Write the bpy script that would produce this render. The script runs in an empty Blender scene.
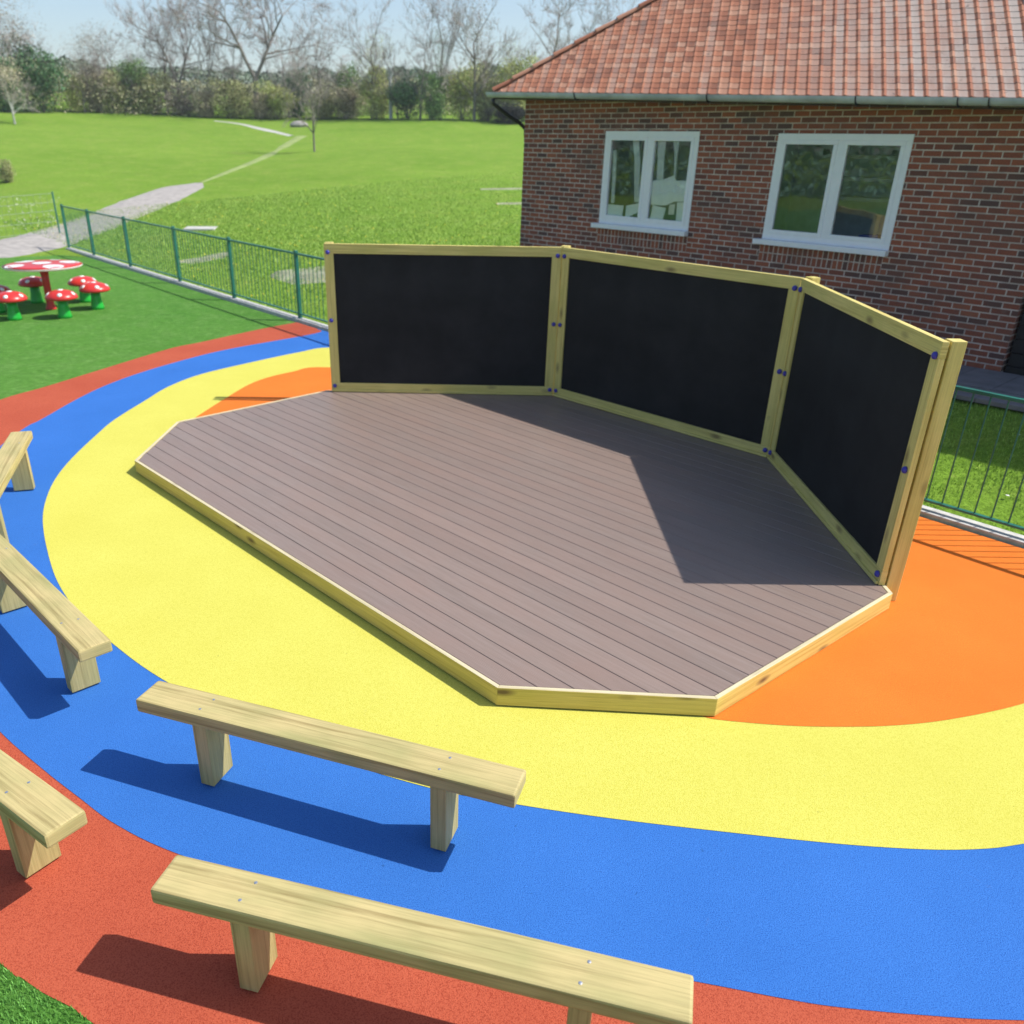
import bpy, bmesh, math, random
from mathutils import Vector, Matrix, noise
random.seed(7)
R = math.radians
sc = bpy.context.scene
col = sc.collection

# ---------------------------------------------------------------- camera
F, PITCH, ROLL, CH = 843.267, 0.463757, 0.0131534, 3.00130
CX, CY = 459.906, 559.722
FW = Vector((0, math.cos(PITCH), -math.sin(PITCH)))
UP0 = Vector((0, math.sin(PITCH), math.cos(PITCH)))
RT0 = Vector((1, 0, 0))
RT = math.cos(ROLL) * RT0 + math.sin(ROLL) * UP0
UP = -math.sin(ROLL) * RT0 + math.cos(ROLL) * UP0
CAM = Vector((0, 0, CH))

def at(u, v, z=0.0):
    """point of the level plane at height z that the photograph shows at (u, v)"""
    d = FW + RT * ((u - CX) / F) + UP * ((CY - v) / F)
    return CAM + d * ((z - CH) / d.z)

F0 = Vector((-11.388, 25.705)); FD = Vector((0.6425, -0.7663)).normalized(); FN = Vector((-FD.y, FD.x))  # fence line, beyond = +FN
def fence_pt(s, off=0.0):
    return F0 + FD * s + FN * off
BA = R(-47.47)
BX = Vector((math.cos(BA), math.sin(BA), 0)); BN = Vector((-BX.y, BX.x, 0))
BO = Vector((1.0400, 16.7031, 0.46))

def sstep(x):
    x = max(0.0, min(1.0, x)); return x * x * (3 - 2 * x)
def terrain(x, y):
    df = (Vector((x, y)) - F0).dot(FN)
    a = 0.46 * sstep((df - 0.15) / 3.0) * sstep((x + 16) / 14)
    r = math.hypot(x, y)
    b = 0.0
    if r > 25 and df > -6:
        b = 4.25 * ((min(r, 130) - 25) / 65.0) ** 1.35 * sstep((df + 6) / 12)
    n = noise.noise(Vector((x * .05, y * .05, 1.3))) * 0.25 * sstep((r - 25) / 40) * sstep((df - 2) / 10)
    return -0.03 + a + b + n
def on_land(u, v):
    d = FW + RT * ((u - CX) / F) + UP * ((CY - v) / F)
    t = 4.0
    while t < 400:
        p = CAM + d * t
        if p.z < terrain(p.x, p.y):
            lo, hi = t - 0.25, t
            for _ in range(24):
                m = (lo + hi) / 2; q = CAM + d * m
                if q.z < terrain(q.x, q.y): hi = m
                else: lo = m
            return CAM + d * hi
        t += 0.25
    return CAM + d * 90

cd = bpy.data.cameras.new('camera'); cam = bpy.data.objects.new('camera', cd); col.objects.link(cam)
M = Matrix((RT, UP, -FW)).transposed().to_4x4(); M.translation = CAM
cam.matrix_world = M
cd.sensor_width = 36; cd.lens = 36 * F / 1024; cd.shift_x = (512 - CX) / 1024; cd.shift_y = (CY - 512) / 1024; cd.clip_end = 2000; cd.clip_start = 0.05
cd.dof.use_dof = True; cd.dof.focus_distance = 4.2; cd.dof.aperture_fstop = 2.3
sc.camera = cam

# ---------------------------------------------------------------- light
w = bpy.data.worlds.new('World'); sc.world = w; w.use_nodes = True
nt = w.node_tree; bg = nt.nodes['Background']
sky = nt.nodes.new('ShaderNodeTexSky'); sky.sky_type = 'NISHITA'; sky.sun_disc = False
sky.sun_elevation = R(51.1); sky.sun_rotation = R(90); sky.altitude = 50; sky.air_density = 1.0; sky.dust_density = 1.2; sky.ozone_density = 1.5
nt.links.new(sky.outputs[0], bg.inputs[0]); bg.inputs[1].default_value = 0.125
sd = bpy.data.lights.new('sun', 'SUN'); sd.energy = 4.1; sd.angle = R(0.55); sd.color = (1, 0.955, 0.88)
so = bpy.data.objects.new('sun', sd); col.objects.link(so)
so.rotation_euler = Vector((math.cos(R(51.1)), 0.0, math.sin(R(51.1)))).to_track_quat('Z', 'Y').to_euler()
sc.view_settings.view_transform = 'Standard'; sc.view_settings.look = 'None'
sc.view_settings.exposure = 0.43; sc.view_settings.gamma = 1

# ---------------------------------------------------------------- materials
def new_mat(name):
    m = bpy.data.materials.new(name); m.use_nodes = True
    t = m.node_tree; b = t.nodes['Principled BSDF']
    return m, t, b
def N(t, kind, **kw):
    n = t.nodes.new(kind)
    for k, v in kw.items():
        if k.startswith('i_'):
            key = k[2:]; key = int(key) if key.isdigit() else key.replace('_', ' ')
            n.inputs[key].default_value = v
        else: setattr(n, k, v)
    return n
def L(t, a, b): t.links.new(a, b)
def ramp(t, fac, stops):
    r = t.nodes.new('ShaderNodeValToRGB')
    e = r.color_ramp.elements
    while len(e) < len(stops): e.new(0.5)
    for el, (p, c) in zip(e, stops):
        el.position = p; el.color = (*c, 1) if len(c) == 3 else c
    L(t, fac, r.inputs[0]); return r
def mixc(t, fac, a, b, mode='MIX'):
    m = t.nodes.new('ShaderNodeMix'); m.data_type = 'RGBA'; m.blend_type = mode
    for s, v in ((m.inputs[0], fac), (m.inputs[6], a), (m.inputs[7], b)):
        if hasattr(v, 'links'): L(t, v, s)
        elif isinstance(v, (int, float)): s.default_value = v
        else: s.default_value = (*v, 1)
    return m.outputs[2]
def math_(t, op, a, b=0.0, c=None):
    m = t.nodes.new('ShaderNodeMath'); m.operation = op
    for s, v in zip(m.inputs, (a, b, c)):
        if v is None: continue
        if hasattr(v, 'links'): L(t, v, s)
        else: s.default_value = v
    return m.outputs[0]
def bump(t, b, h, strength=0.3, dist=0.01):
    n = t.nodes.new('ShaderNodeBump'); n.inputs['Strength'].default_value = strength; n.inputs['Distance'].default_value = dist
    L(t, h, n.inputs['Height']); L(t, n.outputs[0], b.inputs['Normal']); return n
def coords(t, which='Object', scale=None, loc=None):
    c = t.nodes.new('ShaderNodeTexCoord')
    if scale is None: return c.outputs[which]
    m = t.nodes.new('ShaderNodeMapping'); m.inputs['Scale'].default_value = scale
    if loc: m.inputs['Location'].default_value = loc
    L(t, c.outputs[which], m.inputs[0]); return m.outputs[0]
def tex_noise(t, vec, scale, detail=3, rough=0.5, dist=0.0):
    n = t.nodes.new('ShaderNodeTexNoise'); n.inputs['Scale'].default_value = scale
    n.inputs['Detail'].default_value = detail; n.inputs['Roughness'].default_value = rough; n.inputs['Distortion'].default_value = dist
    L(t, vec, n.inputs['Vector']); return n.outputs['Fac']

def plain(name, c, rough=0.5, metallic=0.0, var=0.12, scale=8.0, bumps=0.0):
    m, t, b = new_mat(name)
    n = tex_noise(t, coords(t), scale, 4, 0.6)
    lo = tuple(x * (1 - var) for x in c); hi = tuple(min(1, x * (1 + var)) for x in c)
    r = ramp(t, n, [(0.3, lo), (0.7, hi)])
    L(t, r.outputs[0], b.inputs['Base Color']); b.inputs['Roughness'].default_value = rough; b.inputs['Metallic'].default_value = metallic
    if bumps: bump(t, b, n, bumps, 0.005)
    return m

def wood(name, pale, deep, green, knots=0.8, rough=0.65):
    """sawn treated softwood, UV in metres, u along the grain"""
    m, t, b = new_mat(name)
    uv = coords(t, 'UV')
    sep = N(t, 'ShaderNodeSeparateXYZ'); L(t, uv, sep.inputs[0])
    cmb = N(t, 'ShaderNodeCombineXYZ')
    L(t, math_(t, 'MULTIPLY', sep.outputs[0], 1.0), cmb.inputs[0]); L(t, math_(t, 'MULTIPLY', sep.outputs[1], 38.0), cmb.inputs[1])
    grain = tex_noise(t, cmb.outputs[0], 1.0, 6, 0.62, 0.6)
    c2 = N(t, 'ShaderNodeCombineXYZ')
    L(t, math_(t, 'MULTIPLY', sep.outputs[0], 3.0), c2.inputs[0]); L(t, math_(t, 'MULTIPLY', sep.outputs[1], 140.0), c2.inputs[1])
    fine = tex_noise(t, c2.outputs[0], 1.0, 4, 0.6)
    c3 = N(t, 'ShaderNodeCombineXYZ')
    L(t, math_(t, 'MULTIPLY', sep.outputs[0], 1.1), c3.inputs[0]); L(t, math_(t, 'MULTIPLY', sep.outputs[1], 2.5), c3.inputs[1])
    blot = tex_noise(t, c3.outputs[0], 1.3, 4, 0.55)
    base = ramp(t, grain, [(0.32, deep), (0.5, pale), (0.72, tuple(min(1, x * 1.1) for x in pale))]).outputs[0]
    base = mixc(t, ramp(t, blot, [(0.42, (0, 0, 0)), (0.68, (.75, .75, .75))]).outputs[0], base, green)
    base = mixc(t, ramp(t, fine, [(0.3, (.35, .35, .35)), (0.55, (0, 0, 0))]).outputs[0], base, tuple(x * .55 for x in deep))
    # knots
    c4 = N(t, 'ShaderNodeCombineXYZ')
    L(t, math_(t, 'MULTIPLY', sep.outputs[0], 2.6), c4.inputs[0]); L(t, math_(t, 'MULTIPLY', sep.outputs[1], 6.5), c4.inputs[1])
    v = N(t, 'ShaderNodeTexVoronoi', feature='F1'); v.inputs['Scale'].default_value = 1.0; L(t, c4.outputs[0], v.inputs['Vector'])
    wn = N(t, 'ShaderNodeSeparateColor'); L(t, v.outputs['Color'], wn.inputs[0])
    sel = math_(t, 'GREATER_THAN', wn.outputs[0], 0.38)
    k = ramp(t, v.outputs['Distance'], [(0.06, (1, 1, 1)), (0.13, (.6, .6, .6)), (0.24, (0, 0, 0))]).outputs[0]
    kk = math_(t, 'MULTIPLY', math_(t, 'MULTIPLY', k, sel), knots)
    base = mixc(t, kk, base, (.16, .10, .04))
    L(t, base, b.inputs['Base Color']); b.inputs['Roughness'].default_value = rough
    h = math_(t, 'ADD', math_(t, 'MULTIPLY', fine, .6), grain)
    bump(t, b, h, 0.25, 0.003)
    return m

W_FRAME = wood('screen_timber', (.74, .61, .205), (.52, .40, .10), (.57, .50, .13))
W_FASCIA = wood('fascia_timber', (.68, .53, .16), (.50, .36, .07), (.58, .48, .11), 1.0)
W_TOP = wood('fascia_top_timber', (.66, .58, .38), (.50, .42, .24), (.56, .50, .30), .5)  # paler timber for the top faces of the fascia
W_BENCH = wood('bench_timber', (.54, .44, .195), (.30, .22, .08), (.31, .31, .115), 1.0)

def rubber(name, a, b_, speck):
    m, t, b = new_mat(name)
    o = coords(t)
    n1 = tex_noise(t, o, 190, 2, 0.6); n2 = tex_noise(t, o, 1.3, 4, 0.6); n3 = tex_noise(t, o, 60, 3, 0.6)
    base = mixc(t, ramp(t, n2, [(0.3, (0, 0, 0)), (0.7, (1, 1, 1))]).outputs[0], a, b_)
    base = mixc(t, ramp(t, n1, [(0.36, (.75, .75, .75)), (0.52, (0, 0, 0))]).outputs[0], base, speck)
    base = mixc(t, ramp(t, n3, [(0.58, (0, 0, 0)), (0.8, (.3, .3, .3))]).outputs[0], base, tuple(min(1, x * 1.25 + .02) for x in a))
    sc_ = tex_noise(t, o, 2.4, 6, .75, 1.2)
    base = mixc(t, ramp(t, sc_, [(.66, (0, 0, 0)), (.80, (.30, .30, .30))]).outputs[0], base, (.20, .18, .14))
    sp2 = tex_noise(t, o, 34, 2, .5)
    base = mixc(t, ramp(t, sp2, [(.74, (0, 0, 0)), (.78, (.5, .5, .5))]).outputs[0], base, tuple(x * .35 for x in a))
    L(t, base, b.inputs['Base Color']); b.inputs['Roughness'].default_value = 0.8; b.inputs['Specular IOR Level'].default_value = .12
    vo = N(t, 'ShaderNodeTexVoronoi'); vo.inputs['Scale'].default_value = 230; L(t, o, vo.inputs['Vector'])
    bump(t, b, math_(t, 'ADD', vo.outputs['Distance'], n1), 0.55, 0.003)
    return m
M_YEL = rubber('yellow_rubber', (.64, .61, .125), (.60, .565, .105), (.47, .44, .045))
M_BLU = rubber('blue_rubber', (.044, .180, .55), (.037, .160, .50), (.011, .066, .31))
M_RED = rubber('red_rubber', (.50, .110, .056), (.44, .088, .045), (.26, .035, .018))
M_ORA = rubber('orange_rubber', (.80, .215, .030), (.75, .185, .024), (.50, .10, .015))

def grass_mat(name, a, b_, c, scale=1.0, fine=60):
    m, t, b = new_mat(name)
    o = coords(t)
    n1 = tex_noise(t, o, 0.10 * scale, 5, 0.6, .4); n2 = tex_noise(t, o, 0.9 * scale, 5, 0.65); n3 = tex_noise(t, o, fine, 3, 0.7)
    st = tex_noise(t, coords(t, 'Object', (.03, .5, .5)), 1.0, 4, 0.55, .5)
    base = mixc(t, ramp(t, n1, [(0.35, (0, 0, 0)), (0.65, (1, 1, 1))]).outputs[0], a, b_)
    base = mixc(t, ramp(t, st, [(0.42, (0, 0, 0)), (0.66, (.55, .55, .55))]).outputs[0], base, b_)
    base = mixc(t, ramp(t, n2, [(0.45, (0, 0, 0)), (0.75, (.7, .7, .7))]).outputs[0], base, c)
    base = mixc(t, ramp(t, n3, [(0.34, (.8, .8, .8)), (0.56, (0, 0, 0))]).outputs[0], base, tuple(x * .5 for x in a))
    n4 = tex_noise(t, o, 9, 6, 0.75)
    base = mixc(t, ramp(t, n4, [(0.40, (.5, .5, .5)), (0.58, (0, 0, 0))]).outputs[0], base, tuple(x * .55 for x in a))
    base = mixc(t, ramp(t, n4, [(0.60, (0, 0, 0)), (0.76, (.8, .8, .8))]).outputs[0], base, tuple(min(1, x * 1.35 + .02) for x in c))
    L(t, base, b.inputs['Base Color']); b.inputs['Roughness'].default_value = 0.9
    b.inputs['Specular IOR Level'].default_value = 0.06
    bump(t, b, math_(t, 'ADD', n3, n2), 0.6, 0.04)
    return m
M_FIELD = grass_mat('field_grass', (.165, .31, .030), (.24, .39, .048), (.36, .42, .095), 1.0, 25)
M_TURF = grass_mat('artificial_turf', (.10, .28, .042), (.14, .34, .058), (.22, .40, .11), 3.0, 130)

def leafy(name, rough=0.6, spec=0.3):
    """foliage or bark: colour from the object, varied leaf by leaf"""
    m, t, b = new_mat(name)
    oi = N(t, 'ShaderNodeObjectInfo'); g = N(t, 'ShaderNodeNewGeometry')
    hsv = N(t, 'ShaderNodeHueSaturation')
    L(t, oi.outputs['Color'], hsv.inputs['Color'])
    n = tex_noise(t, coords(t), 0.8, 3)
    L(t, math_(t, 'ADD', math_(t, 'MULTIPLY', g.outputs['Random Per Island'], .9), math_(t, 'MULTIPLY', n, .9)), hsv.inputs['Value'])
    L(t, math_(t, 'ADD', 0.47, math_(t, 'MULTIPLY', g.outputs['Random Per Island'], .05)), hsv.inputs['Hue'])
    L(t, hsv.outputs[0], b.inputs['Base Color']); b.inputs['Roughness'].default_value = rough
    b.inputs['Specular IOR Level'].default_value = spec
    return m
M_LEAF = leafy('foliage'); 
def bark_mat(name, a, b_):
    m, t, b = new_mat(name)
    n = tex_noise(t, coords(t, 'Object', (3, 3, .6)), 2, 4, .6)
    L(t, ramp(t, n, [(.3, a), (.7, b_)]).outputs[0], b.inputs['Base Color']); b.inputs['Roughness'].default_value = .9
    b.inputs['Specular IOR Level'].default_value = .1
    return m
M_BARK = bark_mat('bark', (.17, .15, .135), (.28, .25, .225))
M_BARKD = bark_mat('dark_bark', (.06, .052, .045), (.12, .10, .085))
M_BARKW = bark_mat('white_bark', (.45, .44, .40), (.62, .60, .56))
M_TWIG = bark_mat('twigs', (.32, .27, .26), (.47, .40, .38))

def brick_mat():
    m, t, b = new_mat('red_brick')
    uv = coords(t, 'UV')
    br = N(t, 'ShaderNodeTexBrick'); L(t, uv, br.inputs['Vector'])
    br.offset = 0.5; br.inputs['Scale'].default_value = 1; br.inputs['Brick Width'].default_value = .225; br.inputs['Row Height'].default_value = .075
    br.inputs['Mortar Size'].default_value = .0085; br.inputs['Mortar Smooth'].default_value = .25; br.inputs['Bias'].default_value = 0
    br.inputs['Color1'].default_value = (0, 0, 0, 1); br.inputs['Color2'].default_value = (1, 1, 1, 1); br.inputs['Mortar'].default_value = (.5, .5, .5, 1)
    big = tex_noise(t, uv, .9, 4, .6)
    fac = math_(t, 'ADD', math_(t, 'MULTIPLY', br.outputs['Color'], .8), math_(t, 'MULTIPLY', math_(t, 'SUBTRACT', big, .5), .8))
    cr = ramp(t, fac, [(0.0, (.12, .062, .055)), (0.10, (.16, .068, .052)), (0.24, (.28, .084, .050)), (0.55, (.36, .098, .050)), (0.8, (.44, .13, .062)), (1.0, (.29, .11, .07))])
    fn = tex_noise(t, uv, 60, 4, .7)
    c = mixc(t, ramp(t, fn, [(.35, (.5, .5, .5)), (.6, (0, 0, 0))]).outputs[0], cr.outputs[0], (.07, .04, .035))
    c = mixc(t, ramp(t, tex_noise(t, uv, 3.5, 5, .7), [(.6, (0, 0, 0)), (.82, (.5, .5, .5))]).outputs[0], c, (.36, .28, .25))
    mort = ramp(t, tex_noise(t, uv, 5, 4, .6), [(.3, (.40, .32, .28)), (.7, (.72, .61, .54))]).outputs[0]
    stn = tex_noise(t, coords(t, 'UV', (.5, .9, 1)), 1.6, 5, .7, .6)
    c = mixc(t, br.outputs['Fac'], c, mort)
    c = mixc(t, ramp(t, stn, [(.48, (0, 0, 0)), (.70, (.55, .55, .55))]).outputs[0], c, (.13, .085, .07))
    L(t, c, b.inputs['Base Color']); b.inputs['Roughness'].default_value = .85
    bump(t, b, math_(t, 'SUBTRACT', math_(t, 'MULTIPLY', fn, .25), br.outputs['Fac']), .6, .008)
    return m
M_BRICK = brick_mat()

def tile_mat():
    m, t, b = new_mat('clay_tile')
    uv = coords(t, 'UV')          # one unit per tile
    fl = N(t, 'ShaderNodeVectorMath', operation='FLOOR'); L(t, uv, fl.inputs[0])
    fr = N(t, 'ShaderNodeVectorMath', operation='FRACTION'); L(t, uv, fr.inputs[0])
    sf = N(t, 'ShaderNodeSeparateXYZ'); L(t, fr.outputs[0], sf.inputs[0])
    sl = N(t, 'ShaderNodeSeparateXYZ'); L(t, uv, sl.inputs[0])
    wn = N(t, 'ShaderNodeTexWhiteNoise', noise_dimensions='2D'); L(t, fl.outputs[0], wn.inputs['Vector'])
    big = tex_noise(t, coords(t, 'UV', (.16, .10, 1)), 1, 4, .6)
    f = math_(t, 'ADD', math_(t, 'MULTIPLY', wn.outputs['Value'], .6), math_(t, 'MULTIPLY', big, .5))
    c = ramp(t, f, [(.12, (.17, .085, .055)), (.35, (.38, .14, .075)), (.6, (.48, .185, .098)), (.85, (.53, .28, .18)), (1, (.40, .27, .20))]).outputs[0]
    # pale tile flats: random columns, plus glare painted into the colour, stronger rightward
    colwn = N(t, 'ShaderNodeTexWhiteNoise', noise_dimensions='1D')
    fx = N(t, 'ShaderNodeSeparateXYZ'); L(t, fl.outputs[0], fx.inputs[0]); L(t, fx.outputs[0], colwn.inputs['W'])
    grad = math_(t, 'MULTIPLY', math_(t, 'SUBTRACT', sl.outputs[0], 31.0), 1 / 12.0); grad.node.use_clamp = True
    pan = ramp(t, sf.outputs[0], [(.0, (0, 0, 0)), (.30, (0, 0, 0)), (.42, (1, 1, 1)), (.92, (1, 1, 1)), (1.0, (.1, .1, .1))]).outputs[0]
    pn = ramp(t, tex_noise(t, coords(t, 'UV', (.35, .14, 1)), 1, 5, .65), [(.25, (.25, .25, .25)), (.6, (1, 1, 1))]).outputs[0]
    pale_glare = math_(t, 'MULTIPLY', math_(t, 'MULTIPLY', pan, pn), math_(t, 'ADD', math_(t, 'MULTIPLY', grad, .95), math_(t, 'MULTIPLY', math_(t, 'GREATER_THAN', colwn.outputs[0], .62), .32)))
    c = mixc(t, pale_glare, c, (.52, .42, .36))
    # grime specks and dark course line under each lap
    sp = ramp(t, tex_noise(t, uv, 1.3, 5, .7), [(.30, (.85, .85, .85)), (.41, (0, 0, 0))]).outputs[0]
    c = mixc(t, sp, c, (.14, .10, .085))
    L(t, c, b.inputs['Base Color']); b.inputs['Roughness'].default_value = .8
    bump(t, b, tex_noise(t, uv, 6, 4, .7), .4, .006)
    return m
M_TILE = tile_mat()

def deck_mat():
    m, t, b = new_mat('composite_decking')
    uv = coords(t, 'UV')
    g = N(t, 'ShaderNodeNewGeometry')
    sep = N(t, 'ShaderNodeSeparateXYZ'); L(t, uv, sep.inputs[0])
    cm = N(t, 'ShaderNodeCombineXYZ'); L(t, math_(t, 'MULTIPLY', sep.outputs[0], 2.2), cm.inputs[0]); L(t, math_(t, 'MULTIPLY', sep.outputs[1], 45), cm.inputs[1])
    n = tex_noise(t, cm.outputs[0], 1, 5, .65, .3)
    n2 = tex_noise(t, uv, 1.1, 4, .6)
    c = ramp(t, n, [(.2, (.205, .150, .124)), (.5, (.245, .188, .160)), (.8, (.29, .230, .202))]).outputs[0]
    c = mixc(t, ramp(t, n2, [(.35, (0, 0, 0)), (.7, (.6, .6, .6))]).outputs[0], c, (.28, .190, .155))
    hs = N(t, 'ShaderNodeHueSaturation'); L(t, c, hs.inputs['Color']); L(t, math_(t, 'ADD', .95, math_(t, 'MULTIPLY', g.outputs['Random Per Island'], .1)), hs.inputs['Value'])
    L(t, hs.outputs[0], b.inputs['Base Color']); b.inputs['Roughness'].default_value = .42
    wv = math_(t, 'SINE', math_(t, 'MULTIPLY', sep.outputs[1], 2 * math.pi / .0115))
    bump(t, b, math_(t, 'ADD', math_(t, 'MULTIPLY', wv, .5), n), .35, .0025)
    return m
M_DECK = deck_mat()

def board_mat():
    m, t, b = new_mat('black_board')
    o = coords(t)
    n = tex_noise(t, o, 2.0, 5, .6); f = tex_noise(t, o, 120, 3, .7)
    c = ramp(t, n, [(.35, (.0085, .0085, .010)), (.75, (.020, .020, .022))]).outputs[0]
    c = mixc(t, ramp(t, f, [(.55, (0, 0, 0)), (.8, (.35, .35, .35))]).outputs[0], c, (.04, .04, .042))
    L(t, c, b.inputs['Base Color']); b.inputs['Roughness'].default_value = .75; b.inputs['Specular IOR Level'].default_value = .25
    bump(t, b, f, .3, .002); return m
M_BOARD = board_mat()
M_CAP = plain('blue_plastic', (.045, .04, .38), .35)
M_FENCE = plain('green_powder_coat', (.028, .17, .135), .35, var=.2)
M_UPVC = plain('white_upvc', (.88, .89, .92), .3, var=.03)
M_GUT = plain('grey_gutter', (.44, .48, .52), .4, var=.25, scale=3)
M_DARKP = plain('black_plastic', (.015, .015, .017), .35)
M_SOFF = plain('soffit_paint', (.16, .14, .13), .7)
M_CONC = plain('concrete', (.55, .54, .52), .85, var=.2, scale=12, bumps=.4)
M_SLAB = plain('pale_slab', (.50, .49, .45), .85, var=.12, scale=6, bumps=.3)
M_TARM = plain('worn_tarmac', (.37, .34, .31), .9, var=.25, scale=4, bumps=.5)
M_WORN = plain('worn_patch', (.30, .31, .20), .9, var=.3, scale=2.0, bumps=.4)
M_TRACK = plain('trodden_earth', (.26, .33, .10), .9, var=.2, scale=1.0)
M_GREYP = plain('paving', (.20, .19, .20), .8, var=.2, scale=5, bumps=.3)
M_STEEL = plain('galvanised_screw', (.7, .7, .72), .35, .9)
M_TRED = plain('red_gloss', (.62, .035, .03), .3, var=.08)
M_TWHT = plain('white_gloss', (.85, .83, .80), .3, var=.04)
M_TGRN = plain('green_gloss', (.02, .42, .05), .3, var=.1)
M_PAPER = plain('pale_paper', (.90, .97, .97), .8, var=.05)
M_CURT = plain('pale_curtain', (.78, .85, .85), .9, var=.12)
M_ROOM = plain('room_wall', (.42, .55, .55), .9)
M_SHELF = plain('shelf_board', (.30, .36, .34), .7)
M_WIRE = plain('galvanised_wire', (.30, .38, .30), .6, .1)
M_EXTBLK = plain('extension_black', (.012, .012, .014), .7)
M_POLE = plain('grey_pole', (.45, .47, .48), .7)
M_ROCK = plain('pale_rock', (.34, .32, .30), .9, var=.3)
m, t, b = new_mat('window_glass')
t.nodes.remove(b)
tr = N(t, 'ShaderNodeBsdfTransparent'); tr.inputs[0].default_value = (.96, 1, 1, 1)
gl = N(t, 'ShaderNodeBsdfGlossy'); gl.inputs['Roughness'].default_value = .01
fr = N(t, 'ShaderNodeFresnel'); fr.inputs[0].default_value = 1.5
mx = N(t, 'ShaderNodeMixShader'); L(t, math_(t, 'ADD', fr.outputs[0], .09), mx.inputs[0]); L(t, tr.outputs[0], mx.inputs[1]); L(t, gl.outputs[0], mx.inputs[2])
gb = tex_noise(t, coords(t), 2.2, 2); bn = N(t, 'ShaderNodeBump'); bn.inputs['Strength'].default_value = .12; bn.inputs['Distance'].default_value = .01
L(t, gb, bn.inputs['Height']); L(t, bn.outputs[0], gl.inputs['Normal'])
L(t, mx.outputs[0], t.nodes['Material Output'].inputs[0]); M_GLASS = m

# ---------------------------------------------------------------- builders
class MB:
    def __init__(s): s.v = []; s.f = []; s.uv = []; s.mi = []
    def add(s, vs, fs, uvs=None, mi=0):
        o = len(s.v); s.v += [tuple(x) for x in vs]
        for i, f in enumerate(fs):
            s.f.append([o + k for k in f]); s.mi.append(mi)
            s.uv.append(uvs[i] if uvs else [(0, 0)] * len(f))
    def build(s, name, mats, parent=None, smooth=False):
        me = bpy.data.meshes.new(name); me.from_pydata(s.v, [], s.f)
        if not isinstance(mats, (list, tuple)): mats = [mats]
        for m in mats: me.materials.append(m)
        ul = me.uv_layers.new(name='UVMap').data
        flat = [c for f in s.uv for p in f for c in p]
        ul.foreach_set('uv', flat)
        me.polygons.foreach_set('material_index', s.mi)
        if smooth: me.polygons.foreach_set('use_smooth', [True] * len(s.f))
        me.update()
        o = bpy.data.objects.new(name, me); col.objects.link(o)
        if parent: o.parent = parent
        return o

_boxcache = {}
def boxgeo(lx, ly, lz, bev):
    key = (round(lx, 4), round(ly, 4), round(lz, 4), bev)
    if key in _boxcache: return _boxcache[key]
    bm = bmesh.new(); bmesh.ops.create_cube(bm, size=1)
    for v in bm.verts: v.co = Vector((v.co.x * lx, v.co.y * ly, v.co.z * lz))
    if bev: bmesh.ops.bevel(bm, geom=bm.edges[:], offset=bev, segments=2, profile=.6, affect='EDGES')
    bm.normal_update()
    vs = [v.co.copy() for v in bm.verts]; fs = [[v.index for v in f.verts] for f in bm.faces]; ns = [f.normal.copy() for f in bm.faces]
    bm.free(); _boxcache[key] = (vs, fs, ns); return _boxcache[key]

def box(mb, c, size, rot=0.0, bev=0.0, mat=None, mi=0, off=None, brick=False):
    """box centred at c, turned by rot about z (or a full matrix), uv in metres along its longest side"""
    lx, ly, lz = size
    vs, fs, ns = boxgeo(lx, ly, lz, bev)
    ax = max(range(3), key=lambda i: size[i])
    if off is None: off = (random.uniform(0, 50), random.uniform(0, 50))
    uvs = []
    for f, n in zip(fs, ns):
        na = max(range(3), key=lambda i: abs(n[i]))
        oth = [i for i in range(3) if i not in (na, ax)]
        if na == ax: a_, b_ = [i for i in range(3) if i != ax]
        else: a_, b_ = ax, oth[0]
        uvs.append([(vs[k][a_] + off[0], vs[k][b_] + off[1] + na * .37) for k in f])
    T = mat if mat is not None else Matrix.Translation(Vector(c)) @ Matrix.Rotation(rot, 4, 'Z')
    mb.add([T @ v for v in vs], fs, uvs, mi)

def beam(mb, a, b, w_, h_, bev=0.0, up=Vector((0, 0, 1))):
    a = Vector(a); b = Vector(b); x = (b - a); ln = x.length; x.normalize()
    y = up.cross(x)
    if y.length < 1e-4: y = Vector((0, 1, 0)).cross(x)
    y.normalize(); z = x.cross(y)
    T = Matrix((x, y, z)).transposed().to_4x4(); T.translation = (a + b) / 2
    box(mb, None, (ln, w_, h_), bev=bev, mat=T)

def tube(mb, pts, rads, n=6, cap=True):
    rings = []; prev = None
    for i, p in enumerate(pts):
        p = Vector(p)
        d = (Vector(pts[min(i + 1, len(pts) - 1)]) - Vector(pts[max(i - 1, 0)])).normalized()
        if prev is None:
            u = d.cross(Vector((0, 0, 1)))
            if u.length < .05: u = d.cross(Vector((1, 0, 0)))
        else: u = prev - d * prev.dot(d)
        u.normalize(); prev = u; v = d.cross(u)
        rings.append([p + (u * math.cos(k * 2 * math.pi / n) + v * math.sin(k * 2 * math.pi / n)) * rads[i] for k in range(n)])
    vs = [q for r in rings for q in r]; fs = []
    for i in range(len(pts) - 1):
        for k in range(n):
            fs.append([i * n + k, i * n + (k + 1) % n, (i + 1) * n + (k + 1) % n, (i + 1) * n + k])
    if cap: fs.append(list(range(n))[::-1]); fs.append([(len(pts) - 1) * n + k for k in range(n)])
    mb.add(vs, fs)

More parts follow.
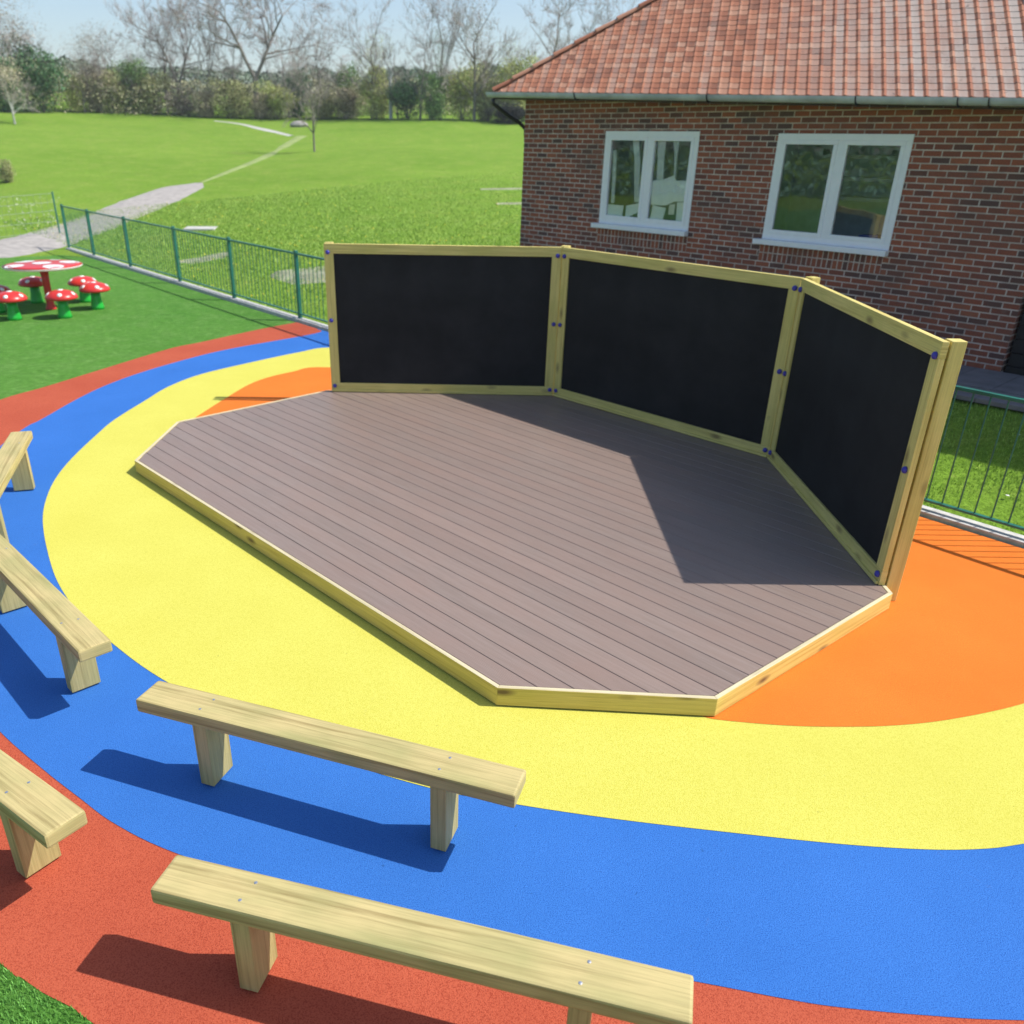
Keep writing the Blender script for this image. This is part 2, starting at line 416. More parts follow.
def lathe(mb, prof, n=24, c=(0, 0, 0), mi=0, mifn=None):
    c = Vector(c); vs = []
    for r, z in prof:
        for k in range(n):
            a = k * 2 * math.pi / n; vs.append(c + Vector((r * math.cos(a), r * math.sin(a), z)))
    fs = []
    for i in range(len(prof) - 1):
        for k in range(n): fs.append([i * n + k, i * n + (k + 1) % n, (i + 1) * n + (k + 1) % n, (i + 1) * n + k])
    fs.append(list(range(n))[::-1]); fs.append([(len(prof) - 1) * n + k for k in range(n)])
    mb.add(vs, fs, mi=mi)

def prism(mb, poly, z0, z1, mi=0):
    n = len(poly)
    vs = [(p[0], p[1], z0) for p in poly] + [(p[0], p[1], z1) for p in poly]
    area = sum(poly[i][0] * poly[(i + 1) % n][1] - poly[(i + 1) % n][0] * poly[i][1] for i in range(n))
    idx = list(range(n)) if area > 0 else list(range(n))[::-1]
    fs = [[i for i in reversed(idx)], [i + n for i in idx]]
    for j in range(n):
        a, b = idx[j], idx[(j + 1) % n]; fs.append([a, b, b + n, a + n])
    mb.add(vs, fs)

def tag(o, label=None, cat=None, group=None, kind=None):
    if label: o['label'] = label
    if cat: o['category'] = cat
    if group: o['group'] = group
    if kind: o['kind'] = kind
    return o
def empty(name, loc=(0, 0, 0), rz=0.0):
    o = bpy.data.objects.new(name, None); o.empty_display_size = .2; col.objects.link(o)
    o.location = loc; o.rotation_euler = (0, 0, rz); return o
def copy_tree(o, parent=None):
    c = o.copy(); col.objects.link(c)
    if parent is not None: c.parent = parent
    for ch in list(o.children): copy_tree(ch, c)
    return c

def smooth_curve(pts, sub=6, closed=False):
    """Catmull-Rom through 2-D points"""
    P = [Vector(p[:2]) for p in pts]; out = []
    n = len(P)
    rng = range(n if closed else n - 1)
    for i in rng:
        p0 = P[(i - 1) % n] if (closed or i > 0) else P[0] * 2 - P[1]
        p1 = P[i]; p2 = P[(i + 1) % n]
        p3 = P[(i + 2) % n] if (closed or i + 2 < n) else P[n - 1] * 2 - P[n - 2]
        for k in range(sub):
            t_ = k / sub
            out.append(.5 * ((2 * p1) + (-p0 + p2) * t_ + (2 * p0 - 5 * p1 + 4 * p2 - p3) * t_ * t_ + (-p0 + 3 * p1 - 3 * p2 + p3) * t_ ** 3))
    if not closed: out.append(P[-1])
    return out

def sheet(name, outline, z, mat, thick=0.0):
    bm = bmesh.new()
    vs = [bm.verts.new((p[0], p[1], z)) for p in outline]
    f = bm.faces.new(vs)
    if f.normal.z < 0: f.normal_flip()
    bm.normal_update()
    if bm.faces[0:] and f.normal.z < 0: bmesh.ops.reverse_faces(bm, faces=[f])
    if thick:
        r = bmesh.ops.extrude_face_region(bm, geom=[f])
        for v in [g for g in r['geom'] if isinstance(g, bmesh.types.BMVert)]: v.co.z += 0
        for v in vs: v.co.z -= thick
    bmesh.ops.triangulate(bm, faces=bm.faces[:], ngon_method='EAR_CLIP')
    me = bpy.data.meshes.new(name); bm.to_mesh(me); bm.free(); me.materials.append(mat)
    o = bpy.data.objects.new(name, me); col.objects.link(o); tag(o, kind='structure'); return o

# ---------------------------------------------------------------- ground
def grid_lines(lo, hi, fine_lo, fine_hi, fine, coarse):
    xs = []; x = lo
    while x < hi - 1e-6:
        xs.append(x)
        if fine_lo <= x < fine_hi: x += fine
        else: x += coarse if (x < fine_lo - coarse or x >= fine_hi) else max(fine, min(coarse, fine_lo - x))
    xs.append(hi); return xs
gx = grid_lines(-300, 300, -30, 30, .8, 6); gy = grid_lines(-200, 400, -10, 60, .8, 5)
mb = MB()
vs = [(x, y, terrain(x, y)) for y in gy for x in gx]; nx = len(gx)
fs = [[j * nx + i, j * nx + i + 1, (j + 1) * nx + i + 1, (j + 1) * nx + i] for j in range(len(gy) - 1) for i in range(nx - 1)]
mb.add(vs, fs); tag(mb.build('field', M_FIELD, smooth=True), kind='structure')

# play yard: artificial turf with rubber rings on it
corner = at(62, 255); left = at(0, 258)
ld = (left - corner).normalized()
far_left = corner + ld * 18
turf = [corner, far_left, Vector((-34, -12, 0)), Vector((20, -12, 0)), Vector((*fence_pt(42, -.16), 0)), Vector((*fence_pt(2.2, -.16), 0))]
sheet('play_turf', turf, 0.0, M_TURF)
def edge(s, off=-.15): p = fence_pt(s, off); return (p.x, p.y)
A2 = lambda L_: [at(u, v).xy for u, v in L_]
red_out = A2([(284, 322.5)])[:0] + [Vector(edge(13.25))] + A2([(257, 330), (200, 342.5), (169, 349), (100, 370), (45, 387), (0, 400)]) + [Vector((-6.1, 8.9)), Vector((-5.9, 7.0)), Vector((-5.0, 5.2)), Vector((-3.7, 3.8)), Vector((-2.7, 2.9))] + A2([(0, 963), (21.5, 978), (43, 993), (75, 1009.5), (91, 1022)]) + [Vector((-.75, 1.72)), Vector((.3, 1.25)), Vector((2, .8)), Vector((5, .2)), Vector((8.5, .4))]
red_poly = smooth_curve(red_out) + [Vector(edge(33.5)), Vector(edge(13.3))]
sheet('red_safety_surface', red_poly, .003, M_RED)
blue_out = [Vector(edge(13.95))] + A2([(316, 333.5), (236, 348), (200, 356), (150, 370), (110, 384), (78, 399), (41, 420), (27, 427)]) + [at(0, 447).xy, Vector((-4.65, 7.3)), Vector((-4.15, 5.9)), Vector((-3.5, 4.8)), Vector((-2.98, 4.18))] + A2([(0, 732), (42, 769), (79, 798), (116, 825), (179, 855)]) + [at(330, 905).xy, at(520, 950).xy] + A2([(694, 982), (782, 999), (839, 1008), (925, 1016), (1022, 1021)]) + [Vector((3.2, 2.12)), Vector((4.6, 2.3)), Vector((6.4, 2.9))]
blue_poly = smooth_curve(blue_out) + [Vector(edge(31)), Vector(edge(14.1))]
sheet('blue_safety_surface', blue_poly, .0055, M_BLU)
yel_out = [Vector(edge(16.0))] + A2([(328, 348), (300, 352.5), (255, 362), (202, 374.5), (169, 387), (147, 400), (115, 420), (96, 436), (71, 460), (55, 480.5), (46, 501), (43, 521), (47, 549), (58, 583), (81, 616), (116, 647), (159, 678)]) + A2([(230, 716), (330, 758), (430, 789), (514, 805), (611, 819.5), (725, 833), (839, 845), (925, 850.5), (982, 850), (1022, 845)]) + [Vector((3.2, 3.13)), Vector((3.9, 3.4)), Vector((4.8, 4.0))]
sheet('yellow_safety_surface', smooth_curve(yel_out) + [Vector(edge(28.6)), Vector(edge(16.2))], .008, M_YEL)
ora_out = [Vector(edge(18.3))] + A2([(330, 368), (292, 372.5), (255, 382.5), (222.5, 401), (196, 418)])
ora_out2 = A2([(700, 717), (719, 721), (782, 726.5), (839, 728), (896, 726.5), (953, 720), (1022, 705)]) + [Vector((3.9, 4.4)), Vector((4.5, 4.9))]
sheet('orange_safety_surface', smooth_curve(ora_out) + [Vector((-1.2, 7.2))] + smooth_curve(ora_out2) + [Vector(edge(26.8)), Vector(edge(18.5))], .0105, M_ORA)

# kerb under the fence
mb = MB()
for k in range(21):
    a = fence_pt(k * 2.0, -.02); b_ = fence_pt(k * 2.0 + 1.992, -.02)
    beam(mb, (a.x, a.y, -.02), (b_.x, b_.y, -.02), .16, .13, .008)
tag(mb.build('kerb', M_CONC), kind='structure')

# ---------------------------------------------------------------- stage
ZD = .1364
E0 = {'A': (-3.203, 7.808), 'D': (.228, 4.062), 'B': (-3.173, 9.072), 'E': (1.489, 3.980)}
Q = [Vector((-1.637, 10.40)), Vector((1.135, 10.34)), Vector((3.11, 8.12)), Vector((3.033, 5.395))]
def offset_line(p, q, d):
    e = (q - p).normalized(); nn = Vector((-e.y, e.x))
    return p + nn * d, q + nn * d
def isect(a, b, c, d):
    r = b - a; s = d - c; k = r.x * s.y - r.y * s.x
    t_ = ((c.x - a.x) * s.y - (c.y - a.y) * s.x) / k
    return a + r * t_
offs = [offset_line(Q[i], Q[i + 1], .055) for i in range(3)]
P1o = isect(*offs[0], *offs[1]); P2o = isect(*offs[1], *offs[2])
Ct = Vector((-1.70, 10.46)); Ft = Vector((3.086, 5.28))
outer = [Vector(E0['A']), Vector(E0['D']), Vector(E0['E']), Ft, P2o, P1o, Ct, Vector(E0['B'])]   # counter-clockwise
def inset(poly, d):
    n = len(poly); out = []
    for i in range(n):
        a, b_, c = poly[i - 1], poly[i], poly[(i + 1) % n]
        l1 = offset_line(a, b_, d); l2 = offset_line(b_, c, d)
        out.append(isect(*l1, *l2))
    return out
inner = inset(outer, .030); inner2 = inset(outer, .034)
stage = empty('performance_stage', (.0, 7.0, 0)); tag(stage, 'low brown decked stage edged with pale yellow timber, in front of the black screens', 'stage')
def to_local(o, root):
    o.parent = root; o.matrix_parent_inverse = Matrix.Translation(-Vector(root.location)) if root.rotation_euler.z == 0 else root.matrix_world.inverted()
for i in range(8):
    a, b_ = outer[i], outer[(i + 1) % 8]; c, d = inner[(i + 1) % 8], inner[i]
    mb = MB(); ln = (b_ - a).length; ro = random.uniform(0, 40)
    ex = (b_ - a).normalized()
    P = [a, b_, c, d]
    vs = [(p.x, p.y, .017) for p in P] + [(p.x, p.y, ZD + .002) for p in P]
    u_ = [(p - a).dot(ex) + ro for p in P]
    fs = [[0, 1, 5, 4], [4, 5, 6, 7], [1, 2, 6, 5], [3, 0, 4, 7], [2, 3, 7, 6]]
    uvs = [[(u_[0], 0), (u_[1], 0), (u_[1], ZD), (u_[0], ZD)], [(u_[0], 3), (u_[1], 3), (u_[2], 3.03), (u_[3], 3.03)], [(0, 1), (.03, 1), (.03, 1.1), (0, 1.1)], [(0, 1), (.03, 1), (.03, 1.1), (0, 1.1)], [(u_[2], 0), (u_[3], 0), (u_[3], ZD), (u_[2], ZD)]]
    mb.add(vs, fs, uvs)
    o = mb.build('fascia_board', [W_FASCIA, W_TOP]); o.data.polygons[1].material_index = 1 
    bv = o.modifiers.new('b', 'BEVEL'); bv.width = .003; bv.segments = 2
    to_local(o, stage)
# deck boards clipped to the inner outline
def clip_half(poly, p0, nrm):
    out = []
    for i in range(len(poly)):
        a, b_ = poly[i], poly[(i + 1) % len(poly)]
        da, db = (a - p0).dot(nrm), (b_ - p0).dot(nrm)
        if da >= 0: out.append(a)
        if (da > 0 and db < 0) or (da < 0 and db > 0): out.append(a + (b_ - a) * (da / (da - db)))
    return out
ex = (outer[1] - outer[0]).normalized(); ey = Vector((-ex.y, ex.x)); org = inner2[0]
mb = MB(); k = 0
PIT = .150
while True:
    y0 = k * PIT + (.0018 if k else 0); y1 = (k + 1) * PIT - .0018
    strip = clip_half(inner2, org + ey * y0, ey); strip = clip_half(strip, org + ey * y1, -ey) if strip else strip
    if len(strip) < 3: break
    ru = random.uniform(0, 60); rv = k * .31
    def ring(z, ins):
        out = []
        for p in strip:
            yy = (p - org).dot(ey); xx = (p - org).dot(ex)
            if abs(yy - y0) < 1e-4: yy += ins
            if abs(yy - y1) < 1e-4: yy -= ins
            q = org + ex * xx + ey * yy; out.append((q.x, q.y, z))
        return out
    n = len(strip)
    uvp = [((p - org).dot(ex) + ru, (p - org).dot(ey)) for p in strip]
    vs = ring(ZD - .025, 0) + ring(ZD - .0035, 0) + ring(ZD, .0035)
    fs = [[2 * n + i for i in range(n)]]; uvs = [uvp]
    for l_ in (0, 1):
        for i in range(n):
            j = (i + 1) % n; fs.append([l_ * n + i, l_ * n + j, (l_ + 1) * n + j, (l_ + 1) * n + i]); uvs.append([uvp[i], uvp[j], uvp[j], uvp[i]])
    mb.add(vs, fs, uvs); k += 1
    if k > 60: break
to_local(mb.build('deck_boards', M_DECK), stage)
mb = MB(); prism(mb, inset(outer, .05), .018, ZD - .03); to_local(mb.build('subframe', M_DARKP), stage)

# ---------------------------------------------------------------- screens
HT = 1.885
SW = .108; TW = .045
def screen(i, a, b_, label, posts):
    e = (b_ - a); ln = e.length; ang = math.atan2(e.y, e.x)
    root = empty('black_screen', (a.x, a.y, ZD), ang)      # local x along, y to the back
    tag(root, label, 'screen panel', 'black screens round the back of the stage')
    H = HT - ZD; z0 = .004
    T = -0.0
    for nm, c, s in (('top_rail', (ln / 2, TW / 2, H - SW / 2), (ln - .004, TW, SW)),
                     ('bottom_rail', (ln / 2, TW / 2, z0 + SW / 2), (ln - .004, TW, SW)),
                     ('stile', (SW / 2 + .002, TW / 2, H / 2 + z0 / 2), (SW, TW - .004, H - 2 * SW - z0)),
                     ('stile', (ln - SW / 2 - .002, TW / 2, H / 2 + z0 / 2), (SW, TW - .004, H - 2 * SW - z0))):
        mb = MB(); box(mb, c, s, bev=.004); mb.build(nm, W_FRAME, root)
    mb = MB(); box(mb, (ln / 2, -.008, z0 + .014), (ln - .03, .02, .026), bev=.004); mb.build('rail_bead', W_FRAME, root)
    mb = MB(); box(mb, (ln / 2, TW / 2 + .004, H / 2), (ln - 2 * SW + .012, .018, H - 2 * SW + .012)); mb.build('board', M_BOARD, root)
    for x in (SW * .42, ln - SW * .42):
        for z in (H - .095, H * .5, .075):
            mb = MB(); prof = [(.025, 0), (.025, .008), (.022, .017), (.014, .023), (.004, .025)]
            lathe(mb, prof, 14); o = mb.build('bolt_cap', M_CAP, root, smooth=True); o.location = (x, 0, z); o.rotation_euler = (R(90), 0, 0)
    for (px, py, rz) in posts:
        mb = MB(); hgt = HT + .004 - .012
        box(mb, (0, 0, hgt / 2), (.095, .095, hgt), bev=.005)
        o = mb.build('post', W_FRAME, root)
        # world place -> local
        dx, dy = px - a.x, py - a.y
        o.location = (dx * math.cos(-ang) - dy * math.sin(-ang), dx * math.sin(-ang) + dy * math.cos(-ang), -ZD + .012); o.rotation_euler = (0, 0, rz - ang)
    return root
def ax(i): e = (Q[i + 1] - Q[i]).normalized(); return e, Vector((-e.y, e.x)), math.atan2(e.y, e.x)
e0, n0, a0 = ax(0); e1, n1, a1 = ax(1); e2, n2, a2 = ax(2)
p_left = Q[0] + e0 * .05 + n0 * (.058 + .05)
p_j1 = P1o + (n0 + n1).normalized() * .07; p_j2 = P2o + (n1 + n2).normalized() * .07
p_right = Q[3] - e2 * .05 + n2 * (.058 + .05)
screen(0, Q[0], Q[1], 'leftmost black screen in a timber frame, squarely facing the camera', [(p_left.x, p_left.y, a0), (p_j1.x, p_j1.y, (a0 + a1) / 2)])
screen(1, Q[1], Q[2], 'middle black screen of three, in front of the brick building windows', [(p_j2.x, p_j2.y, (a1 + a2) / 2)])
screen(2, Q[2], Q[3], 'rightmost black screen in a timber frame, steeply angled beside the orange surface', [(p_right.x, p_right.y, a2)])

# ---------------------------------------------------------------- benches
def make_bench(length):
    root = empty('timber_bench')
    ZT = .4595; TK = .075; WD = .186
    mb = MB(); box(mb, (0, 0, ZT - TK / 2), (length, WD, TK), bev=.012); mb.build('seat', W_BENCH, root)
    for sx in (-1, 1):
        x = sx * (length / 2 - .36)
        mb = MB()
        box(mb, (x, 0, (ZT - TK) / 2 + .006), (.078, .172, ZT - TK - .013), bev=.004)
        mb.build('leg', W_BENCH, root)
        for dy in (-.045, .045):
            mb = MB(); lathe(mb, [(.007, 0), (.007, .001), (.003, .0018)], 10, (x + dy * .2, dy, ZT)); mb.build('screw_head', M_STEEL, root)
    tag(root, cat='bench', group='timber benches set in an arc round the stage')
    return root
proto = make_bench(1.985)
def place_bench(o, c, deg, label):
    o.location = (c[0], c[1], .0055); o.rotation_euler = (0, 0, R(deg)); tag(o, label)
bl = [((-.653, 3.215), -19.4, 'timber bench alone on the blue surface, closest to the stage front corner'),
      ((-.167, 2.105), -14.9, 'front timber bench on the red surface, closest to the camera'),
      ((-2.694, 4.668), 133.3, 'timber bench on the blue and yellow edge, at the middle of the left side'),
      ((-2.417, 3.178), 144.7, 'timber bench end cut off by the left side, standing on the red surface'),
      ((-3.908, 6.723), -74.2, 'farthest timber bench, on the blue surface at the far left')]
for i, (c, dg, lb) in enumerate(bl):
    o = proto if i == 0 else copy_tree(proto)
    place_bench(o, c, dg, lb)

# ---------------------------------------------------------------- fence
fence = empty('railing_fence', (F0.x, F0.y, 0)); tag(fence, 'dark green metal bar railing running behind the screens and along the turf', 'fence')
svals = [0, 2.13, 4.8, 7.8, 10.49, 13.12, 15.75, 18.4, 21.0, 23.6, 26.2, 28.8, 31.4, 34.0]
HF = 1.15
def fz(s): return .045
def wp(s, off=0): p = fence_pt(s, off); return p
for s in svals:
    mb = MB(); p = wp(s)
    box(mb, (p.x, p.y, .04 + (HF + .01) / 2), (.075, .055, HF + .01), rot=math.atan2(FD.y, FD.x), bev=.004)
    to_local(mb.build('post', M_FENCE), fence)
for s0, s1 in zip(svals, svals[1:]):
    mb = MB()
    a, b_ = wp(s0 + .04), wp(s1 - .04)
    beam(mb, (a.x, a.y, HF), (b_.x, b_.y, HF), .045, .03, .003)
    beam(mb, (a.x, a.y, .12), (b_.x, b_.y, .12), .045, .02, .003)
    n = int((s1 - s0) / .135)
    for k in range(1, n):
        q = wp(s0 + (s1 - s0) * k / n)
        tube(mb, [(q.x, q.y, .12), (q.x, q.y, HF - .01)], [.007, .007], 5, False)
    to_local(mb.build('railing_panel', M_FENCE), fence)

# thin wire fence beyond the path
wf = empty('wire_fence', on_land(60, 236)); tag(wf, 'thin wire mesh fence on the grass beyond the grey path', 'fence')
wpts = [on_land(u, v) for u, v in ((-70, 246), (-20, 243), (60, 234))]
for p in wpts:
    mb = MB(); tube(mb, [(p.x, p.y, p.z - .1), (p.x, p.y, p.z + 1.25)], [.025, .025], 6); to_local(mb.build('post', M_FENCE), wf)
for a, b_ in zip(wpts, wpts[1:]):
    mb = MB()
    for h in (.1, .4, .7, .95, 1.2): tube(mb, [a + Vector((0, 0, h)), b_ + Vector((0, 0, h))], [.006, .006], 3, False)
    n = int((b_ - a).length / .2)
    for k in range(n):
        q = a.lerp(b_, k / n); tube(mb, [q + Vector((0, 0, .05)), q + Vector((0, 0, 1.2))], [.004, .004], 3, False)
    to_local(mb.build('wire_mesh', M_WIRE), wf)

# ---------------------------------------------------------------- toadstool table
tb = empty('toadstool_table', (-7.83, 16.43, 0)); tag(tb, 'round red toadstool table with large white spots on the artificial turf', 'table', 'toadstool furniture on the turf')
mb = MB(); lathe(mb, [(.60, .76), (.675, .765), (.69, .785), (.69, .80)], 40); mb.build('table_rim', M_TWHT, tb, smooth=False)
mb = MB(); lathe(mb, [(.688, .801), (.60, .82), (.3, .832), (.001, .835)], 40); mb.build('tabletop', M_TRED, tb, smooth=True)
mb = MB(); lathe(mb, [(.10, 0), (.095, .02), (.07, .1), (.065, .5), (.08, .755)], 16); mb.build('leg', M_TRED, tb, smooth=True)
def cap_z_table(r):
    P_ = [(0, .835), (.3, .832), (.60, .82), (.688, .801)]
    for (a, za), (b_, zb_) in zip(P_, P_[1:]):
        if r <= b_: return za + (zb_ - za) * (r - a) / (b_ - a) + .003
    return .804
for (x, y, r) in ((.0, -.02, .17), (.40, .25, .18), (.36, -.36, .18), (-.42, .20, .18), (-.34, -.38, .17), (.0, .54, .10)):
    mb = MB(); vs = [(x, y, cap_z_table(math.hypot(x, y)) + .002)]
    for k in range(20):
        a = k * math.pi / 10; px, py = x + r * math.cos(a), y + r * math.sin(a); vs.append((px, py, cap_z_table(min(.685, math.hypot(px, py))) + .001))
    mb.add(vs, [[0, k + 1, (k + 1) % 20 + 1] for k in range(20)]); mb.build('white_spot', M_TWHT, tb, smooth=True)

def make_stool():
    root = empty('toadstool_stool')
    mb = MB(); lathe(mb, [(.125, 0), (.115, .05), (.09, .2), (.085, .34)], 18); mb.build('stem', M_TGRN, root, smooth=True)
    mb = MB(); prof = [(.10, .335), (.24, .325), (.275, .34), (.28, .36), (.26, .40), (.21, .445), (.13, .475), (.06, .485), (.001, .487)]
    lathe(mb, prof, 28); mb.build('cap', M_TRED, root, smooth=True)
    R_, cz = .30, .20
    def surf(th, ph):
        r = .275 * math.sin(th) / 1.0; z = .345 + .1425 * math.cos(th); return Vector((r * math.cos(ph), r * math.sin(ph), z))
    for th, n, rr, o in ((0, 1, .05, 0), (.95, 5, .042, .3)):
        for k in range(n):
            ph = o + k * 2 * math.pi / n; c = surf(th, ph)
            nrm = Vector((math.sin(th) * math.cos(ph) / .275, math.sin(th) * math.sin(ph) / .275, math.cos(th) / .1425)).normalized()
            a_ = nrm.cross(Vector((.3, .2, 1))).normalized(); b2 = nrm.cross(a_)
            mb = MB(); vs = [c + nrm * .012] + [c + nrm * .004 + (a_ * math.cos(j * math.pi / 6) + b2 * math.sin(j * math.pi / 6)) * rr for j in range(12)] + [c - nrm * .02 + (a_ * math.cos(j * math.pi / 6) + b2 * math.sin(j * math.pi / 6)) * rr for j in range(12)]
            mb.add(vs, [[0, j + 1, (j + 1) % 12 + 1] for j in range(12)] + [[j + 1, j + 13, (j + 1) % 12 + 13, (j + 1) % 12 + 1] for j in range(12)])
            mb.build('white_spot', M_TWHT, root, smooth=True)
    tag(root, cat='stool', group='toadstool stools round the spotted table')
    return root
st = make_stool()
sl = [((-6.98, 16.52), 'red toadstool stool on a green stem, rightmost of the ring'),
      ((-7.50, 17.25), 'toadstool stool half hidden behind the rightmost stool'),
      ((-7.22, 15.62), 'toadstool stool in front of the table, nearest its red leg'),
      ((-8.02, 15.38), 'toadstool stool at front left of the table, second from the left'),
      ((-8.40, 17.10), 'shaded toadstool stool standing behind the table leg'),
      ((-8.63, 16.05), 'toadstool stool farthest left, half cut off by the left side and in shade')]
for i, (c, lb) in enumerate(sl):
    o = st if i == 0 else copy_tree(st)
    o.location = (c[0], c[1], 0); o.rotation_euler = (0, 0, i * 1.1); tag(o, lb)

# ---------------------------------------------------------------- brick building
bld = empty('brick_building', BO, BA); tag(bld, 'red brick single storey building with a clay tiled hipped roof', 'building')
BL, BD, WH = 8.40, 9.0, 3.22      # front length, depth, wall height above its ground
ZB = BO.z
def wall_patch(mb, x0, x1, z0, z1, y=0.0, flip=False):
    mb.add([(x0, y, z0), (x1, y, z0), (x1, y, z1), (x0, y, z1)], [[0, 1, 2, 3]], [[(x0, z0), (x1, z0), (x1, z1), (x0, z1)]])
wins = [(1.84, 3.615, 1.745 - ZB, 3.130 - ZB), (4.885, 6.715, 1.745 - ZB, 3.110 - ZB)]
xs = [0, wins[0][0], wins[0][1], wins[1][0], wins[1][1], BL]
def ztop(x): return WH - .028 * x + .04
mb = MB()
zb = -.6
def quad(x0, x1, z0a, z0b, z1a, z1b):
    mb.add([(x0, 0, z0a), (x1, 0, z0b), (x1, 0, z1b), (x0, 0, z1a)], [[0, 1, 2, 3]], [[(x0, z0a), (x1, z0b), (x1, z1b), (x0, z1a)]])
for i in range(5):
    a, b_ = xs[i], xs[i + 1]
    if i in (1, 3):
        wz = wins[0] if i == 1 else wins[1]
        quad(a, b_, zb, zb, wz[2], wz[2]); quad(a, b_, wz[3], wz[3], ztop(a), ztop(b_))
        for (px, nxm) in ((a, 1), (b_, -1)):
            mb.add([(px, 0, wz[2]), (px, .14, wz[2]), (px, .14, wz[3]), (px, 0, wz[3])], [[0, 1, 2, 3] if nxm > 0 else [3, 2, 1, 0]], [[(0, wz[2]), (.14, wz[2]), (.14, wz[3]), (0, wz[3])]])
        mb.add([(a, 0, wz[3]), (b_, 0, wz[3]), (b_, .14, wz[3]), (a, .14, wz[3])], [[0, 1, 2, 3]], [[(a, 0), (b_, 0), (b_, .14), (a, .14)]])
    else: quad(a, b_, zb, zb, ztop(a), ztop(b_))
def endwall(x, ya, yb, rev):
    zt = ztop(x)
    f = [0, 1, 2, 3] if not rev else [3, 2, 1, 0]
    uv = [(ya + .11, zb), (yb + .11, zb), (yb + .11, zt), (ya + .11, zt)]
    mb.add([(x, ya, zb), (x, yb, zb), (x, yb, zt), (x, ya, zt)], [f], [uv if not rev else uv[::-1]])
endwall(0, 0, BD, True); endwall(BL, 0, BD, False)
mb.add([(0, BD, zb), (BL, BD, zb), (BL, BD, ztop(BL)), (0, BD, ztop(0))], [[3, 2, 1, 0]], [[(BL, ztop(BL)), (0, ztop(0)), (0, zb), (BL, zb)]])
wall_o = mb.build('wall', M_BRICK, bld)
# soldier courses under the sills, proud of the wall
for wz in wins:
    mb = MB(); z0, z1 = wz[2] - .30, wz[2] - .075
    x0, x1 = wz[0] - .02, wz[1] + .02
    nb = int((x1 - x0) / .075)
    for k in range(nb):
        a_ = x0 + k * .075; u0 = .1125 if k % 2 else 0
        mb.add([(a_, -.003, z0), (a_ + .075, -.003, z0), (a_ + .075, -.003, z1), (a_, -.003, z1)], [[0, 1, 2, 3]], [[(u0 + 9, k * .075 + 6), (u0 + 9, k * .075 + 6.075), (u0 + 9.225, k * .075 + 6.075), (u0 + 9.225, k * .075 + 6)]])
    mb.build('soldier_course', M_BRICK, wall_o)
# rooms behind the windows
for wz in wins:
    mb = MB(); x0, x1, z0, z1 = wz[0] - .6, wz[1] + .6, wz[2] - .7, wz[3] + .1
    x0 = max(x0, .15); y0, y1 = .15, 1.75
    V = [(x0, y0, z0), (x1, y0, z0), (x1, y1, z0), (x0, y1, z0), (x0, y0, z1), (x1, y0, z1), (x1, y1, z1), (x0, y1, z1)]
    mb.add(V, [[0, 1, 2, 3], [4, 7, 6, 5], [3, 2, 6, 7], [0, 3, 7, 4], [1, 5, 6, 2]]); mb.build('room', M_ROOM, bld)
# roof
OV = .46; TP = .76; TWD, TG = .165, .118
EX0, EX1 = -.36, BL + .42
EZ = 3.71 - ZB
def ez(x): return EZ - .031 * x
cs = 1 / math.sqrt(1 + TP * TP)
def roof_side(name, p0, along, inward, length, zfun, cols_off=0, res=6):
    mb = MB(); nc = int(length / TWD) + 1; half = length / 2; rows = int(half / (TG * cs)) + 1
    prof = []
    for k in range(res):
        f = k / res
        prof.append((f, .011 * math.sin(math.pi * min(1, f / .36)) if f < .36 else 0.0))
    drift = .36
    for c in range(nc + int(rows * drift) + 1):
        for r in range(rows):
            s0 = r * TG * cs; s1 = (r + 1) * TG * cs + .012
            xm = (c + .5 - drift * r) * TWD
            if xm < s0 - .09 or xm > length - s0 + .09: continue
            vs = []; 
            for (s_, lift) in ((s0, .007), (s1, .001)):
                for k in range(res + 1):
                    f = k / res; hgt = prof[k % res][1] if k < res else 0.0
                    x = (c + f - drift * (r if lift > .003 else r + 1)) * TWD
                    x = max(x, s_ * 1.0); x = min(x, length - s_)
                    P = p0 + along * x + inward * s_
                    vs.append((P.x, P.y, zfun(P.x) + s_ * TP + lift + hgt))
            # front lip
            for k in range(res + 1):
                v = vs[k]; vs.append((v[0], v[1], v[2] - .009))
            fs = []; uvs = []
            n = res + 1
            for k in range(res):
                fs.append([k, k + 1, n + k + 1, n + k]); uvs.append([(c + k / res * .999, r + .02), (c + (k + 1) / res * .999, r + .02), (c + (k + 1) / res * .999, r + .98), (c + k / res * .999, r + .98)])
                fs.append([2 * n + k, 2 * n + k + 1, k + 1, k]); uvs.append([(c + k / res * .999, r + .02)] * 4)
            mb.add(vs, fs, uvs)
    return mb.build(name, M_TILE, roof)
roof = MB()
# roof deck under the tiles
xm = BL / 2; hs = (EX1 - EX0) / 2; ra = -OV + hs; rb = BD + OV - hs
V = [(EX0, -OV, ez(EX0) - .03), (EX1, -OV, ez(EX1) - .03), (EX1, BD + OV, ez(EX1) - .03), (EX0, BD + OV, ez(EX0) - .03), (xm, ra, ez(xm) + hs * TP - .03), (xm, rb, ez(xm) + hs * TP - .03)]
if rb <= ra + .01: V[5] = (xm, ra + .3, V[4][2]); 
roof.add(V, [[0, 1, 4], [1, 2, 5, 4], [2, 3, 5], [3, 0, 4, 5]])
roof = roof.build('roof', M_SOFF, bld)
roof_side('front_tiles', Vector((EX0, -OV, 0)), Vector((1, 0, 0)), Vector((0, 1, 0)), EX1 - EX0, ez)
roof_side('side_tiles', Vector((EX0, BD + OV, 0)), Vector((0, -1, 0)), Vector((1, 0, 0)), BD + 2 * OV, ez, res=3)
